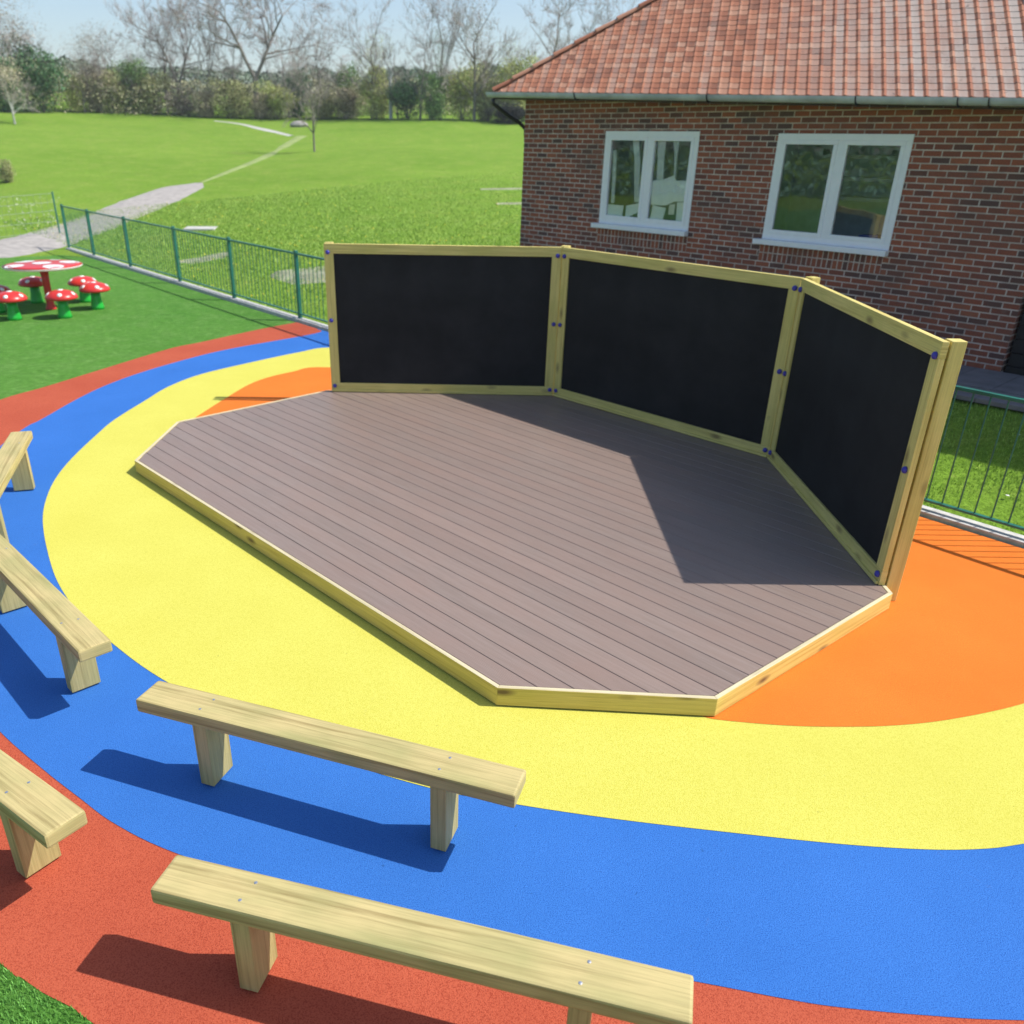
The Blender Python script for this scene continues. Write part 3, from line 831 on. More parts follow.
# hip tiles
for (sx, sgn) in ((EX0, 1), (EX1, -1)):
    mb = MB(); k = 0; 
    step = .24
    while k * step < hs - .1:
        s0, s1 = k * step, (k + 1) * step + .05
        pts = []
        for s_, dz in ((s0, .035), (s1, .015)):
            x = sx + sgn * s_; pts.append(Vector((x, -OV + s_, ez(x) + s_ * TP + dz)))
        d = (pts[1] - pts[0]).normalized(); sd_ = d.cross(Vector((0, 0, 1))).normalized(); un = sd_.cross(d)
        vs = []
        for p, rr in ((pts[0], .095), (pts[1], .08)):
            for j in range(7):
                a = math.pi * j / 6; vs.append(p + sd_ * math.cos(a) * rr + un * (math.sin(a) * rr * .62 - .03))
        fs = [[j, j + 1, 7 + j + 1, 7 + j] for j in range(6)]; fs.append([0, 1, 2, 3, 4, 5, 6])
        mb.add(vs, fs, [[(k + .3, 40.5 + sgn)] * len(f) for f in fs]); k += 1
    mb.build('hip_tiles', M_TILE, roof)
# soffit, fascia and gutter
mb = MB()
def gut_beam(x0, x1, y, z_off, w_, h_):
    beam(mb, (x0, y, ez(x0) + z_off), (x1, y, ez(x1) + z_off), w_, h_)
gut_beam(EX0 + .03, EX1 - .03, -OV + .03, -.045, .025, .10)
beam(mb, (EX0 + .04, -OV + .03, ez(0) - .045), (EX0 + .04, BD + OV, ez(0) - .045), .025, .10)
mb.build('fascia', M_SOFF, bld)
mb = MB()
V = [(EX0 + .05, -OV + .045, ez(EX0) - .105), (EX1 - .05, -OV + .045, ez(EX1) - .105), (EX1 - .05, .02, ez(EX1) - .105), (EX0 + .05, .02, ez(EX0) - .105)]
mb.add(V, [[3, 2, 1, 0]]); 
mb.add([(EX0 + .05, .02, ez(EX0) - .105), (.02, .02, ez(0) - .105), (.02, BD, ez(0) - .105), (EX0 + .05, BD, ez(EX0) - .105)], [[3, 2, 1, 0]])
mb.build('soffit', M_SOFF, bld)
def gutter(p0, p1, side):
    mb = MB(); d = (p1 - p0).normalized(); n = 9; vs = []
    for p in (p0, p1):
        for j in range(n):
            a = math.pi * (1 + j / (n - 1)); vs.append(p + side * (.066 * math.cos(a)) + Vector((0, 0, .066 * math.sin(a) * 1.2)))
        for j in range(n):
            a = math.pi * (2 - j / (n - 1)); vs.append(p + side * (.060 * math.cos(a)) + Vector((0, 0, .060 * math.sin(a) * 1.2)))
    m2 = 2 * n
    fs = [[j, (j + 1) % m2, m2 + (j + 1) % m2, m2 + j] for j in range(m2)]; fs += [list(range(m2))[::-1], [m2 + j for j in range(m2)]]
    mb.add(vs, fs)
    return mb.build('gutter', M_GUT, bld)
gt = gutter(Vector((EX0 - .06, -OV - .045, ez(EX0) - .005)), Vector((EX1 + .06, -OV - .045, ez(EX1) - .005)), Vector((0, 1, 0)))
gutter(Vector((EX0 - .05, -OV - .04, ez(EX0) - .005)), Vector((EX0 - .05, BD + OV, ez(EX0) - .005)), Vector((1, 0, 0)))
for x in (1.6, 4.02, 6.14, 7.33, 7.66):
    mb = MB(); 
    for j in range(8):
        a0_ = math.pi * (1 + j / 8); a1_ = math.pi * (1 + (j + 1) / 8)
        mb_p = [Vector((x, -OV - .045 + .071 * math.cos(a_), ez(x) - .005 + .086 * math.sin(a_))) for a_ in (a0_, a1_)]
        beam(mb, mb_p[0], mb_p[1], .03, .008, up=Vector((1, 0, 0)))
    mb.build('bracket', M_DARKP, gt)
# downpipe at the left corner
mb = MB()
zt_ = ez(0) - .09
tube(mb, [(-.30, -OV - .04, zt_), (-.30, -OV - .03, zt_ - .08), (-.20, -.2, zt_ - .26), (-.10, -.05, zt_ - .36), (-.075, .10, zt_ - .46), (-.07, .12, zt_ - .7), (-.07, .13, .0)], [.034] * 7, 10)
mb.build('downpipe', M_DARKP, bld, smooth=True)
# windows
def window(wz):
    x0, x1, z0, z1 = wz; fy = .02; fw_ = .078; cx = (x0 + x1) / 2
    mb = MB(); yb = fy
    for c, s in (((cx, yb, z1 - fw_ / 2), (x1 - x0, .07, fw_)), ((cx, yb, z0 + fw_ / 2), (x1 - x0, .07, fw_)),
                 ((x0 + fw_ / 2, yb, (z0 + z1) / 2), (fw_, .068, z1 - z0 - 2 * fw_)), ((x1 - fw_ / 2, yb, (z0 + z1) / 2), (fw_, .068, z1 - z0 - 2 * fw_)),
                 ((cx, yb, (z0 + z1) / 2), (fw_ * 1.05, .068, z1 - z0 - 2 * fw_))):
        box(mb, c, s, bev=.004)
    wo = mb.build('window', M_UPVC, bld)
    for a, b_ in ((x0 + fw_, cx - fw_ * .525), (cx + fw_ * .525, x1 - fw_)):
        mb = MB(); sw = .055; zz0, zz1 = z0 + fw_, z1 - fw_; y = fy - .008
        m_ = (a + b_) / 2
        for c, s in (((m_, y, zz1 - sw / 2), (b_ - a, .064, sw)), ((m_, y, zz0 + sw / 2), (b_ - a, .064, sw)), ((a + sw / 2, y, (zz0 + zz1) / 2), (sw, .062, zz1 - zz0 - 2 * sw)), ((b_ - sw / 2, y, (zz0 + zz1) / 2), (sw, .062, zz1 - zz0 - 2 * sw))):
            box(mb, c, s, bev=.006)
        mb.build('sash', M_UPVC, wo)
        mb = MB(); mb.add([(a + sw, y, zz0 + sw), (b_ - sw, y, zz0 + sw), (b_ - sw, y, zz1 - sw), (a + sw, y, zz1 - sw)], [[0, 1, 2, 3]]); mb.build('pane', M_GLASS, wo)
    mb = MB(); box(mb, (cx - .045, -.03, z0 - .037), (x1 - x0 + .10, .15, .07), bev=.008); mb.build('sill', M_UPVC, wo)
    return wo
w1 = window(wins[0]); w2 = window(wins[1])
# window contents, as the photo shows them through the panes (own objects, standing in the room)
def bl_pt(u, v, dist=12.14):
    d = FW + RT * ((u - CX) / F) + UP * ((CY - v) / F); P = CAM + d * (dist / d.dot(BN)); q = P - BO
    return q.dot(BX), P.z - ZB
def paper(name, pts, label, cat, mat, group=None, depth=.085, th=.004):
    P = [bl_pt(*p) for p in pts]; n = len(P)
    cx_ = sum(p[0] for p in P) / n; cz_ = sum(p[1] for p in P) / n
    mb = MB(); vs = [(p[0] - cx_, -th / 2, p[1] - cz_) for p in P] + [(p[0] - cx_, th / 2, p[1] - cz_) for p in P]
    fs = [list(range(n)), [n + k for k in range(n)][::-1]] + [[k, (k + 1) % n, n + (k + 1) % n, n + k][::-1] for k in range(n)]
    mb.add(vs, fs); o = mb.build(name, mat)
    W = BO + BX * cx_ + BN * depth + Vector((0, 0, cz_)); o.location = W; o.rotation_euler = (0, 0, BA)
    tag(o, label, cat, group); return o
z5 = lambda x, y: (590 + x / 6.024, 110 + y / 6.024)
paper('hanging_curtain', [z5(*p) for p in ((262, 175), (298, 175), (305, 300), (300, 550), (270, 556), (272, 300))], 'narrow pale curtain strip in the left casement of the left window', 'curtain', M_CURT, 'curtains in the left window', .075, .02)
paper('hanging_curtain', [z5(*p) for p in ((412, 172), (464, 172), (450, 300), (446, 420), (405, 420), (412, 300))], 'pale curtain strip at the left of the left window right hand casement', 'curtain', M_CURT, 'curtains in the left window', .075, .02)
paper('hanging_curtain', [z5(*p) for p in ((502, 172), (545, 172), (532, 260), (520, 410), (508, 410), (514, 250))], 'thinnest pale curtain strip, middle of the left window right hand casement', 'curtain', M_CURT, 'curtains in the left window', .075, .02)
paper('hanging_curtain', [z5(*p) for p in ((145, 240), (163, 240), (158, 400), (150, 560), (130, 560), (138, 400))], 'pale curtain edge at the far left of the left window', 'curtain', M_CURT, 'curtains in the left window', .075, .02)
paper('paper_sheet', [z5(*p) for p in ((105, 565), (215, 575), (205, 640), (180, 652), (98, 645))], 'pale paper at the bottom left corner of the left window', 'paper', M_PAPER, 'papers stuck in the left window', .034)
paper('paper_sheet', [z5(*p) for p in ((230, 575), (310, 560), (312, 610), (222, 655))], 'tilted pale paper beside the mullion of the left window', 'paper', M_PAPER, 'papers stuck in the left window', .032)
paper('paper_sheet', [z5(*p) for p in ((385, 425), (450, 420), (520, 392), (530, 425), (615, 425), (608, 550), (520, 552), (470, 575), (378, 570))], 'largest pale paper display in the left window', 'paper', M_PAPER, 'papers stuck in the left window', .034)
paper('paper_sheet', [z5(*p) for p in ((390, 572), (470, 590), (445, 680), (372, 655))], 'tilted pale paper under the large display, right of the mullion', 'paper', M_PAPER, 'papers stuck in the left window', .030)
paper('paper_sheet', [z5(*p) for p in ((535, 556), (605, 556), (598, 700), (525, 690))], 'pale paper at the bottom right corner of the left window', 'paper', M_PAPER, 'papers stuck in the left window', .036)
paper('paper_sheet', [z5(*p) for p in ((488, 570), (524, 565), (516, 630), (480, 630))], 'small white paper between two larger ones in the left window', 'paper', M_TWHT, 'papers stuck in the left window', .039)
z6 = lambda x, y: (750 + x / 5.689, 110 + y / 5.689)
for i, (y0_, y1_, lb) in enumerate(((262, 285, 'upper'), (372, 392, 'middle'), (470, 500, 'lower'))):
    a = bl_pt(*z6(150, y0_)); b2 = bl_pt(*z6(900, y0_ + 8))
    mb = MB(); box(mb, (0, 0, 0), (1.75, .25, .05)); o = mb.build('wall_shelf', M_SHELF)
    o.location = BO + BX * 5.95 + BN * (1.2) + Vector((0, 0, a[1] - .04 * i)); o.rotation_euler = (0, 0, BA)
    tag(o, lb + ' dim shelf seen through the right hand window', 'shelf', 'shelves inside the right window')
paper('paper_sheet', [z6(*p) for p in ((190, 690), (390, 700), (388, 722), (180, 712))], 'low pale strip along the bottom of the right window left casement', 'paper', M_PAPER, None, .09)
paper('toy_box', [z6(*p) for p in ((610, 712), (720, 712), (716, 762), (600, 755))], 'blue box on the inner sill of the right window', 'box', plain('blue_box', (.05, .10, .40), .5), None, .20, .15)

# paved strip along the building and an added dark extension that shades the grass
def strip_on_land(name, ctr, widths, mat, lift=.03, n_across=4):
    mb = MB(); pts = smooth_curve(ctr, 8); ws = []
    m_ = len(ctr) - 1
    for i in range(len(pts)):
        f = i / (len(pts) - 1) * m_; k = min(int(f), m_ - 1); ws.append(widths[k] + (widths[k + 1] - widths[k]) * (f - k))
    vs = []
    for i, p in enumerate(pts):
        d = (pts[min(i + 1, len(pts) - 1)] - pts[max(i - 1, 0)]).normalized(); s_ = Vector((-d.y, d.x))
        jig = .12 * noise.noise(Vector((i * .7, 3.1, 0)))
        for k in range(n_across + 1):
            q = p + s_ * ws[i] * ((k / n_across - .5) * (1 + jig)); vs.append((q.x, q.y, terrain(q.x, q.y) + lift - (.0 if 0 < k < n_across else lift * 1.3)))
    n = n_across + 1
    mb.add(vs, [[i * n + k, i * n + k + 1, (i + 1) * n + k + 1, (i + 1) * n + k] for i in range(len(pts) - 1) for k in range(n_across)])
    o = mb.build(name, mat); tag(o, kind='structure'); return o
mb = MB(); k = 0
for i in range(24):
    for j in range(3):
        c = BO + BX * (-1 + i * .505 + .3) - BN * (.27 + j * .505)
        z = terrain(c.x, c.y) + .02
        box(mb, (c.x, c.y, z), (.497, .497, .05), rot=BA, bev=.004)
tag(mb.build('pavement', M_GREYP), kind='structure')
ext = empty('shade_extension', BO + BX * (BL + 3.03) + BN * 1.6, BA); tag(ext, 'added black extension past the right corner of the brick building, shading the grass', 'extension')  # added volume, height and roof overhang chosen for the shade on the grass
mb = MB()
for k in range(22): box(mb, (0, -1.5 - .01 * (k % 2), -.5 + k * .165), (6.0, .03, .153), bev=.003)
for k in range(22): box(mb, (-2.985 - .008 * (k % 2), 0, -.5 + k * .165), (.03, 2.96, .153), bev=.003)
box(mb, (0, 0, 1.35), (5.9, 2.9, 3.9)); mb.build('wall', M_EXTBLK, ext)
mb = MB(); box(mb, (.2, -.1, 3.36), (6.0, 4.1, .10)); mb.build('roof', M_EXTBLK, ext)
dn = Vector((0, 0, 0))

# paths, slabs
def Lnd(pts): return [on_land(u, v).xy for u, v in pts]
strip_on_land('path', [on_land(-90, 262).xy, on_land(0, 250).xy, on_land(60, 235).xy, on_land(110, 217).xy, on_land(150, 201).xy, on_land(182, 188).xy, on_land(198, 183.5).xy], [3.2, 3.1, 2.9, 2.7, 2.6, 2.2, .6], M_TARM, .03)
strip_on_land('trodden_track', Lnd([(200, 183), (228, 172), (258, 160), (285, 146), (302, 136)]), [.3, .6, .8, 1.0, 1.0], M_TRACK, .03, 2)
strip_on_land('pale_track', Lnd([(215, 121), (240, 124), (262, 129), (292, 136)]), [.5, .9, 1.1, .6], M_SLAB, .04, 2)
strip_on_land('path_patch', Lnd([(178, 262), (200, 260), (228, 254)]), [.6, 1.1, 1.0], M_WORN, .035, 2)
strip_on_land('path_branch', Lnd([(276, 273), (300, 275), (330, 274), (400, 272)]), [.5, 1.4, 1.7, 1.8], M_WORN, .035, 2)
strip_on_land('paved_patch', Lnd([(496, 204), (515, 203.5), (560, 203)]), [.4, .8, .8], M_WORN, .035, 2)
strip_on_land('pale_strip', Lnd([(480, 189.5), (500, 189), (560, 188)]), [.4, .8, .8], M_WORN, .035, 2)
c = on_land(201, 229.5); mb = MB(); box(mb, (0, 0, .0), (.95, .8, .12), bev=.02); o = mb.build('concrete_slab', M_SLAB); o.location = c; o.rotation_euler = (0, 0, .1)
tag(o, 'white concrete slab lying in the grass behind the railing', 'slab')

# ---------------------------------------------------------------- grass blades and daisies
def blades(name, area_fn, count, h, w_, mats, zfun, lean=.5):
    mb = MB(); rnd = random.Random(5)
    made = 0
    while made < count:
        p = area_fn(rnd)
        if p is None: continue
        x, y = p; z = zfun(x, y)
        a = rnd.uniform(0, 6.283); hh = h * rnd.uniform(.5, 1.3); l_ = hh * lean * rnd.uniform(.1, 1)
        dx, dy = math.cos(a) * w_ / 2, math.sin(a) * w_ / 2; b_ = rnd.uniform(0, 6.283)
        lx, ly = math.cos(b_) * l_, math.sin(b_) * l_
        mb.add([(x - dx, y - dy, z), (x + dx, y + dy, z), (x + dx * .7 + lx * .5, y + dy * .7 + ly * .5, z + hh * .6), (x - dx * .7 + lx * .5, y - dy * .7 + ly * .5, z + hh * .6), (x + lx, y + ly, z + hh)], [[0, 1, 2, 3], [3, 2, 4]]); made += 1
    return mb.build(name, mats)
def grass_blade_mat(name, a, b_):
    m, t, b = new_mat(name); g = N(t, 'ShaderNodeNewGeometry')
    L(t, ramp(t, g.outputs['Random Per Island'], [(0, a), (.8, b_), (1, tuple(min(1, x * 1.6 + .03) for x in b_))]).outputs[0], b.inputs['Base Color'])
    b.inputs['Roughness'].default_value = .55; b.inputs['Specular IOR Level'].default_value = .3; return m
M_BLT = grass_blade_mat('turf_blade', (.08, .24, .035), (.18, .42, .09))
M_BLF = grass_blade_mat('field_blade', (.15, .30, .03), (.28, .42, .07))
def pt_in(poly, x, y):
    c = False; n = len(poly); j = n - 1
    for i in range(n):
        if (poly[i].y > y) != (poly[j].y > y) and x < (poly[j].x - poly[i].x) * (y - poly[i].y) / (poly[j].y - poly[i].y) + poly[i].x: c = not c
        j = i
    return c
def near_turf(r):
    x, y = r.uniform(-3.0, -.6), r.uniform(1.3, 3.2)
    if pt_in(red_poly, x, y) : return None
    return x, y
tag(blades('turf_pile', near_turf, 45000, .022, .0035, M_BLT, lambda x, y: 0), 'green artificial turf pile at the near left corner', 'artificial turf', kind='stuff')
def right_grass(r):
    s, o = r.uniform(20, 31), r.uniform(.10, 3.2)
    p = fence_pt(s, o)
    if (Vector((p.x, p.y, 0)) - BO).dot(BN) > -1.56: return None
    return p.x, p.y
tag(blades('mown_grass', right_grass, 60000, .032, .007, M_BLF, terrain), 'short mown grass between the railing and the brick building', 'grass', kind='stuff')
def left_grass(r):
    s, o = r.uniform(-8, 20), abs(r.gauss(0, 10)) + .12
    p = fence_pt(s, o)
    if (Vector((p.x, p.y, 0)) - BO).dot(BX) > -.05 and (Vector((p.x, p.y, 0)) - BO).dot(BN) > -1.56: return None
    return p.x, p.y
tag(blades('rough_grass', left_grass, 110000, .05, .016, M_BLF, terrain, 1.3), 'longer tufted grass of the field just behind the railing', 'grass', kind='stuff')
def flowers(name, area_fn, count, r_, mat, label, h=.07):
    mb = MB(); rnd = random.Random(9); made = 0
    while made < count:
        p = area_fn(rnd)
        if p is None: continue
        x, y = p; z = terrain(x, y) + h * rnd.uniform(.6, 1.2); rr = r_ * rnd.uniform(.7, 1.2); tl = rnd.uniform(-.3, .3)
        vs = [(x, y, z + rr * .3)] + [(x + rr * math.cos(a * math.pi / 3), y + rr * math.sin(a * math.pi / 3), z + tl * rr * math.cos(a * math.pi / 3)) for a in range(6)]
        mb.add(vs, [[0, a + 1, (a + 1) % 6 + 1] for a in range(6)]); made += 1
    tag(mb.build(name, mat), label, 'flowers', kind='stuff')
def path_side(r):
    u, v = r.uniform(-30, 60), r.uniform(200, 238); p = on_land(u, v); return p.x, p.y
flowers('daisies', right_grass, 26, .022, M_TWHT, 'white daisies scattered in the grass by the right railing', .05)
flowers('dandelions', left_grass, 420, .028, plain('yellow_petals', (.80, .62, .03), .7), 'yellow dandelions scattered through the field', .10)
flowers('meadow_daisies', left_grass, 260, .022, M_TWHT, 'white daisies scattered behind the left railing', .10)
flowers('fence_glints', path_side, 150, .035, plain('pale_glint', (.62, .64, .52), .8), 'pale dots by the wire fence, added as glints of its mesh', .25)  # pale dots standing in for light caught by the wire fence mesh

# ---------------------------------------------------------------- trees
def branch(mb, tw, p, d, ln, r, lvl, rnd, spread, twig_n, upb):
    n = 4; pts = [p.copy()]; rads = [r]; q = p.copy(); dd = d.copy()
    for i in range(n):
        dd = (dd + Vector((rnd.uniform(-1, 1), rnd.uniform(-1, 1), rnd.uniform(-.4, 1) * upb)) * .13).normalized()
        q = q + dd * ln / n; pts.append(q.copy()); rads.append(r * (1 - .62 * (i + 1) / n))
    tube(mb, pts, rads, 6 if lvl == 0 else (4 if lvl < 3 else 3), False)
    if lvl >= 3 or ln < .5:
        for _ in range(twig_n):
            i = rnd.randint(1, n); b = pts[i]
            e = (dd + Vector((rnd.uniform(-1, 1), rnd.uniform(-1, 1), rnd.uniform(-.6, 1.1))) * .9).normalized(); l2 = rnd.uniform(.3, .85)
            s_ = e.cross(Vector((rnd.uniform(-1, 1), rnd.uniform(-1, 1), rnd.uniform(-1, 1)))).normalized() * .014
            tw.add([b - s_, b + s_, b + e * l2], [[0, 1, 2]])
            for _k in range(2):
                m_ = b + e * l2 * rnd.uniform(.3, .8); e2 = (e + Vector((rnd.uniform(-1, 1), rnd.uniform(-1, 1), rnd.uniform(-.5, 1)))).normalized()
                tw.add([m_ - s_ * .8, m_ + s_ * .8, m_ + e2 * l2 * .5], [[0, 1, 2]])
        return
    kids = 4 if lvl else 9
    for k in range(kids):
        f = rnd.uniform(.28 if lvl == 0 else .2, 1.0) if k < kids - 1 else 1.0
        i = min(int(f * n), n - 1); b = pts[i].lerp(pts[i + 1], f * n - i) if f < 1 else pts[-1]
        a = rnd.uniform(0, 6.283); side = dd.cross(Vector((math.cos(a), math.sin(a), .2))).normalized()
        e = (dd * (1 - spread * (.5 if k == kids - 1 else 1)) + side * spread).normalized()
        branch(mb, tw, b, e, ln * rnd.uniform(.45, .68), rads[i] * rnd.uniform(.45, .65), lvl + 1, rnd, spread, twig_n, upb)
def bare_tree_mesh(seed, H=10.0, spread=.5, r=.17, twig_n=7, upb=.8, fork=False):
    rnd = random.Random(seed); mb = MB(); tw = MB()
    if fork:
        tube(mb, [Vector((0, 0, -.3)), Vector((0, 0, H * .16)), Vector((.05, 0, H * .3))], [r * 1.2, r, r * .9], 7, False)
        for sg in (-1, 1): branch(mb, tw, Vector((.05, 0, H * .29)), Vector((sg * .36, .1 * sg, 1)).normalized(), H * .5, r * .72, 0, rnd, spread, twig_n, upb)
    else: branch(mb, tw, Vector((0, 0, -.3)), Vector((0, 0, 1)), H * .62, r, 0, rnd, spread, twig_n, upb)
    return mb, tw
def foliage_mesh(seed, w_, h_, z0, nl, leaf, blobs=9, dens=1.0, depth=None):
    rnd = random.Random(seed); mb = MB(); B = []
    for _ in range(blobs):
        a = rnd.uniform(0, 6.283); rr = rnd.uniform(0, .36) * w_
        B.append((Vector((rr * math.cos(a), rr * math.sin(a) * .8, z0 + h_ * rnd.uniform(.12, .82))), w_ * rnd.uniform(.14, .27), h_ * rnd.uniform(.13, .25)))
    for _ in range(nl):
        c, rw, rh = rnd.choice(B)
        while True:
            v = Vector((rnd.uniform(-1, 1), rnd.uniform(-1, 1), rnd.uniform(-1, 1)))
            if .2 < v.length < 1: break
        v = v * (v.length ** -.4)
        p = c + Vector((v.x * rw, v.y * rw, v.z * rh)) * rnd.uniform(.8, 1.25)
        if p.z < .05: p.z = rnd.uniform(.05, .5)
        a_ = Vector((rnd.uniform(-1, 1), rnd.uniform(-1, 1), rnd.uniform(-1, 1))).normalized(); b_ = a_.cross(Vector((rnd.uniform(-1, 1), rnd.uniform(-1, 1), rnd.uniform(-1, 1)))).normalized()
        s_ = leaf * rnd.uniform(.5, 1.3)
        mb.add([p - a_ * s_, p + b_ * s_ * .5, p + a_ * s_, p - b_ * s_ * .5], [[0, 1, 2, 3]])
    return mb
def mesh_of(mb, name, mat):
    o = mb.build(name, mat); me = o.data; bpy.data.objects.remove(o); return me
def obj(name, me, parent, color=None, scale=None):
    o = bpy.data.objects.new(name, me); col.objects.link(o); o.parent = parent
    if color: o.color = (*color, 1)
    if scale: o.scale = scale
    return o
bare = []
for sd_, kw in enumerate((dict(spread=.50, r=.16, twig_n=10), dict(spread=.42, r=.15, upb=1.2, twig_n=10), dict(spread=.55, r=.20, fork=True, twig_n=12), dict(spread=.30, r=.13, upb=1.6, twig_n=8), dict(spread=.62, r=.17, twig_n=13))):
    a, b_ = bare_tree_mesh(11 + sd_, 10.0, **kw)
    bare.append((mesh_of(a, 'trunk', M_BARK), mesh_of(b_, 'twigs', M_TWIG)))
leafm = [mesh_of(foliage_mesh(31 + k, 4.0, 4.0, 0.0, 8000, .085, 15), 'leaves', M_LEAF) for k in range(4)]
haze_leaf = [mesh_of(foliage_mesh(61 + k, 5.0, 6.0, 3.2, 2600, .055, 16), 'buds', M_LEAF) for k in range(3)]

def spot(u, v, r=None):
    p = on_land(u, v)
    if r is not None:
        k = Vector((p.x, p.y)).normalized() * r; p = Vector((k.x, k.y, terrain(k.x, k.y)))
    return p
PXM = lambda p: F / max(1, (p - CAM).dot(FW))
rr_ = random.Random(3)
def tree(u, vb, vt, kind, label, r=None, buds=None, name='bare_tree', cat='tree', group='trees along the far edge of the field', rot=None, bark=None, wscale=1.0):
    """kind = index of the bare prototype; vt = image height of its tip"""
    p = spot(u, vb, r); H = (vb - vt) / PXM(p) / .95
    root = empty(name, p, rr_.uniform(0, 6.28) if rot is None else rot)
    tag(root, label, cat, group)
    me_t, me_w = bare[kind]
    zs = max(v.co.z for v in list(me_w.vertices)[::7])
    s_ = H / zs
    trk = obj('trunk', me_t, root, scale=(s_ * wscale, s_ * wscale, s_)); obj('crown', me_w, root, scale=(s_ * wscale, s_ * wscale, s_))
    if bark:
        trk.material_slots[0].link = 'OBJECT'; trk.material_slots[0].material = bark
    if buds:
        bw, bh, bz, c = buds    # width, height and base in metres, colour
        o = obj('foliage', rr_.choice(haze_leaf), root, c, (bw / 5, bw / 5, bh / 6)); o.location = (0, 0, bz - 3.2 * bh / 6)
    return root
def shrub(u, vb, w_px, vt, color, label, r=None, name='shrub', cat='shrub', group='shrubs along the far edge of the field', k=None):
    p = spot(u, vb, r); m_ = PXM(p); W_ = w_px / m_; H = (vb - vt) / m_
    root = empty(name, p, rr_.uniform(0, 6.28)); tag(root, label, cat, group)
    obj('foliage', leafm[rr_.randrange(4) if k is None else k], root, color, (W_ / 3.9, W_ / 3.9, H / 3.75))
    mb = MB()
    for j in range(5):
        a = j * 1.26; tube(mb, [(0, 0, -.2), (math.cos(a) * W_ * .12, math.sin(a) * W_ * .12, H * .35), (math.cos(a) * W_ * .26, math.sin(a) * W_ * .26, H * .8)], [.06, .045, .015], 4, False)
    mb.build('stems', M_BARK, root)
    return root
GY = (.42, .36, .30); OL = (.44, .44, .20); DG = (.10, .20, .08); MG = (.22, .34, .11); YG = (.54, .56, .20); BR = (.50, .43, .29); PK = (.85, .72, .52)
tree(10, 112, 22, 4, 'grey bare crown at the far left, behind the blossoming tree', buds=(7, 7, 3, GY))
tree(28, 111, 26, 4, 'bare brownish topped tree behind the dark green one at far left', buds=(6, 6, 3.5, GY))
shrub(44, 112, 62, 50, DG, 'large dark green tree at the far left', name='evergreen_tree', cat='tree')
shrub(8, 112, 44, 64, DG, 'dark green bush behind the white trunked tree')
tree(13, 113, 66, 0, 'small pale blossoming tree with a white trunk, left of the dark green tree', name='blossom_tree', buds=(5.0, 3.2, 1.7, PK), rot=1, r=84, bark=M_BARKW, wscale=1.5)
tree(85, 113, 50, 1, 'low bare tree just right of the dark green tree', buds=(4, 4, 2.5, GY))
tree(102, 113, 42, 4, 'broad low greyish bare tree with a flat top', buds=(6, 4, 3.5, GY))
tree(118, 113, 44, 0, 'bare tree adjoining the flat topped grey tree on its right')
tree(138, 113, 52, 1, 'slight bare tree above the dark shrubs, left of the first tall tree', buds=(3, 4, 2, GY))
tree(168, 113, -6, 1, 'tall bare tree, leftmost of the tall ones', wscale=.8)
tree(182, 114, 14, 2, 'forked bare tree leaning right, beside the leftmost tall tree', rot=0)
tree(213, 116, -6, 3, 'very slender dark tall tree between two broad bare ones', wscale=.6)
tree(236, 117, 36, 0, 'small bare tree on the left flank of the biggest forked tree')
tree(258, 118, -14, 2, 'biggest forked bare tree with reddish twigs', rot=.1, wscale=1.25)
tree(289, 118, 24, 1, 'bare tree touching the right side of the biggest forked tree')
tree(325, 119, 26, 4, 'wide bare tree above the pale thicket, right of the field track')
tree(313, 128, 26, 0, 'thin young bare tree standing forward on the grass', r=62, wscale=.7, name='young_tree')
tree(372, 119, 10, 0, 'bare tree with yellow green lower growth, left of the grey pole', buds=(5, 6, 1.2, YG))
tree(398, 119, 40, 1, 'bare tree right behind the grey pole')
tree(420, 120, 32, 4, 'dark spreading bare tree right of the grey pole')
tree(441, 120, -16, 3, 'tallest slender tree, ivy on its trunk', wscale=.8, buds=(2.2, 5, 2.5, MG))
tree(474, 121, -2, 0, 'broad bare tree just left of the roof edge', buds=(5, 8, 2, GY))
tree(508, 121, 44, 1, 'smaller bare tree above the gutter end of the roof', buds=(5, 4, 2.5, YG))
tree(545, 121, -8, 4, 'wide bare tree rising behind the lower roof slope')
tree(585, 121, 10, 0, 'bare tree behind the middle of the left roof edge')
tree(618, 121, -2, 1, 'bare tree at the top of the frame behind the roof edge', buds=(5, 3, 9, GY))
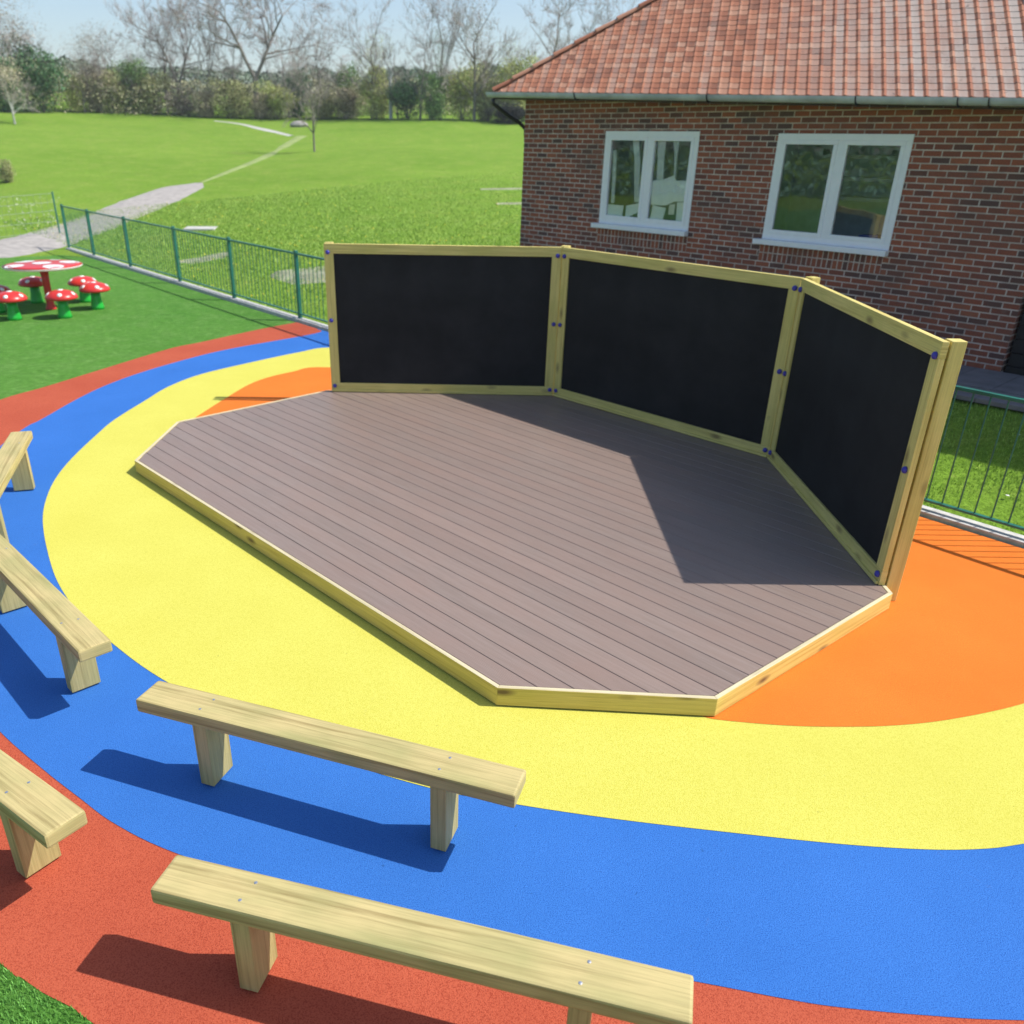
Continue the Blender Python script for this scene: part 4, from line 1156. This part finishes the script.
S = [(78, 112, 26, 76, YG, 'yellowish bush at the right foot of the dark green tree'), (95, 112, 40, 62, BR, 'brown twiggy shrub beneath the flat topped grey tree'),
     (112, 113, 36, 72, OL, 'olive shrub beneath the flat topped grey tree'), (134, 113, 44, 62, MG, 'dark olive shrub, tallest left of the tall trees'),
     (155, 114, 40, 74, OL, 'olive shrub at the foot of the leftmost tall tree'), (182, 115, 46, 84, GY, 'greyish low thicket at the foot of the forked leaning tree'),
     (206, 117, 34, 92, BR, 'low pale brown thicket under the slender dark tree'), (232, 118, 46, 80, OL, 'olive shrub left of the biggest tree trunk'),
     (262, 119, 30, 92, BR, 'brown low shrub at the foot of the biggest forked tree'), (278, 119, 42, 82, YG, 'yellow olive shrub right of the biggest tree trunk'),
     (297, 117, 36, 66, DG, 'dark green bush behind the young tree'), (322, 119, 40, 86, OL, 'olive thicket right of the young tree'),
     (346, 119, 48, 84, BR, 'pale brown rounded thicket left of the yellow green tree'), (352, 117, 34, 58, MG, 'green upright bush behind the pale brown thicket'),
     (376, 119, 34, 62, YG, 'yellow green bush left of the grey pole'), (408, 119, 44, 74, DG, 'dark green bush right of the grey pole'),
     (432, 120, 34, 72, MG, 'mid green bush at the foot of the tallest slender tree'), (462, 120, 42, 62, YG, 'light yellow green bush right of the tallest slender tree'),
     (488, 121, 44, 66, OL, 'olive bush between the slender tree and the building'), (516, 122, 44, 60, YG, 'yellow green bush touching the building corner'),
     (508, 123.5, 54, 104, (.03, .035, .03), 'low dark hedge bottom beside the building corner'), (545, 121, 50, 70, OL, 'olive bush hidden partly by the building wall')]
for (u, vb, wp_, vt, c, lb) in S: shrub(u, vb, wp_ * 1.05, vt + (vb - vt) * .14, c, lb)
o = shrub(-1, 143, 22, 121, OL, 'small brown twiggy bush alone on the grass at the left edge', r=48, group=None)
# pale thing and pole at the field edge
p = on_land(299, 127); mb = MB(); lathe(mb, [(.9, 0), (1.05, .3), (.8, .65), (.3, .85), (.01, .9)], 9); o = mb.build('boulder', M_ROCK); o.location = p; o.scale = (.8, .5, .55)
tag(o, 'pale boulder at the end of the field track', 'rock')
p = on_land(391, 119); mb = MB(); hp = 45 / PXM(p); tube(mb, [(0, 0, -.2), (0, 0, hp)], [.17, .12], 8); pole = empty('utility_pole', p); mb.build('pole', M_POLE, pole)
mb = MB(); box(mb, (0, 0, hp - .35), (.5, .3, .35), bev=.02); mb.build('pole_box', M_POLE, pole); tag(pole, 'short pale grey pole in front of the dark green bushes', 'pole')

# far wood closing the horizon, and woods to the left that the windows reflect
def far_wood(name, arc0, arc1, rad, hgt, n, leaf, color, label, zb_=None):
    mb = MB(); rnd = random.Random(int(rad))
    for _ in range(n):
        a = rnd.uniform(arc0, arc1); r_ = rad + rnd.uniform(-6, 6); x, y = r_ * math.sin(a), r_ * math.cos(a)
        hh = hgt * (.75 + .5 * noise.noise(Vector((a * 22, 0, 0))) + .2 * noise.noise(Vector((a * 90, 2, 0))))
        z = terrain(x, y) + hh * (1 - rnd.random() ** 1.5 * 1.0)
        a_ = Vector((rnd.uniform(-1, 1), rnd.uniform(-1, 1), rnd.uniform(-1, 1))).normalized(); b_ = a_.cross(Vector((rnd.uniform(-1, 1), .3, rnd.uniform(-1, 1)))).normalized(); s_ = leaf * rnd.uniform(.5, 1.3); p = Vector((x, y, z))
        mb.add([p - a_ * s_, p + b_ * s_ * .6, p + a_ * s_, p - b_ * s_ * .6], [[0, 1, 2, 3]])
    o = mb.build(name, M_LEAF); o.color = (*color, 1); tag(o, label, 'woodland', kind='stuff'); return o
far_wood('distant_wood', R(-42), R(25), 128, 3.4, 45000, .24, (.20, .25, .18), 'distant dull green wood seen through the bare trees')
far_wood('thicket', R(-42), R(12), 100, 3.4, 60000, .11, (.42, .40, .24), 'low tangled undergrowth along the far edge of the field')
far_wood('side_wood', R(-160), R(-50), 45, 6.5, 60000, .14, (.20, .36, .27), 'woodland away to the left of the play yard')

# ---------------------------------------------------------------- air
mb = MB(); prism(mb, [(-310, -210), (310, -210), (310, 410), (-310, 410)], -1.5, 27)
m, t, b = new_mat('haze_air'); t.nodes.remove(b)
pv = N(t, 'ShaderNodeVolumePrincipled'); pv.inputs['Color'].default_value = (.86, .92, 1, 1); pv.inputs['Density'].default_value = .0006; pv.inputs['Anisotropy'].default_value = .2
L(t, pv.outputs[0], t.nodes['Material Output'].inputs['Volume'])
tag(mb.build('haze', m), kind='stuff')
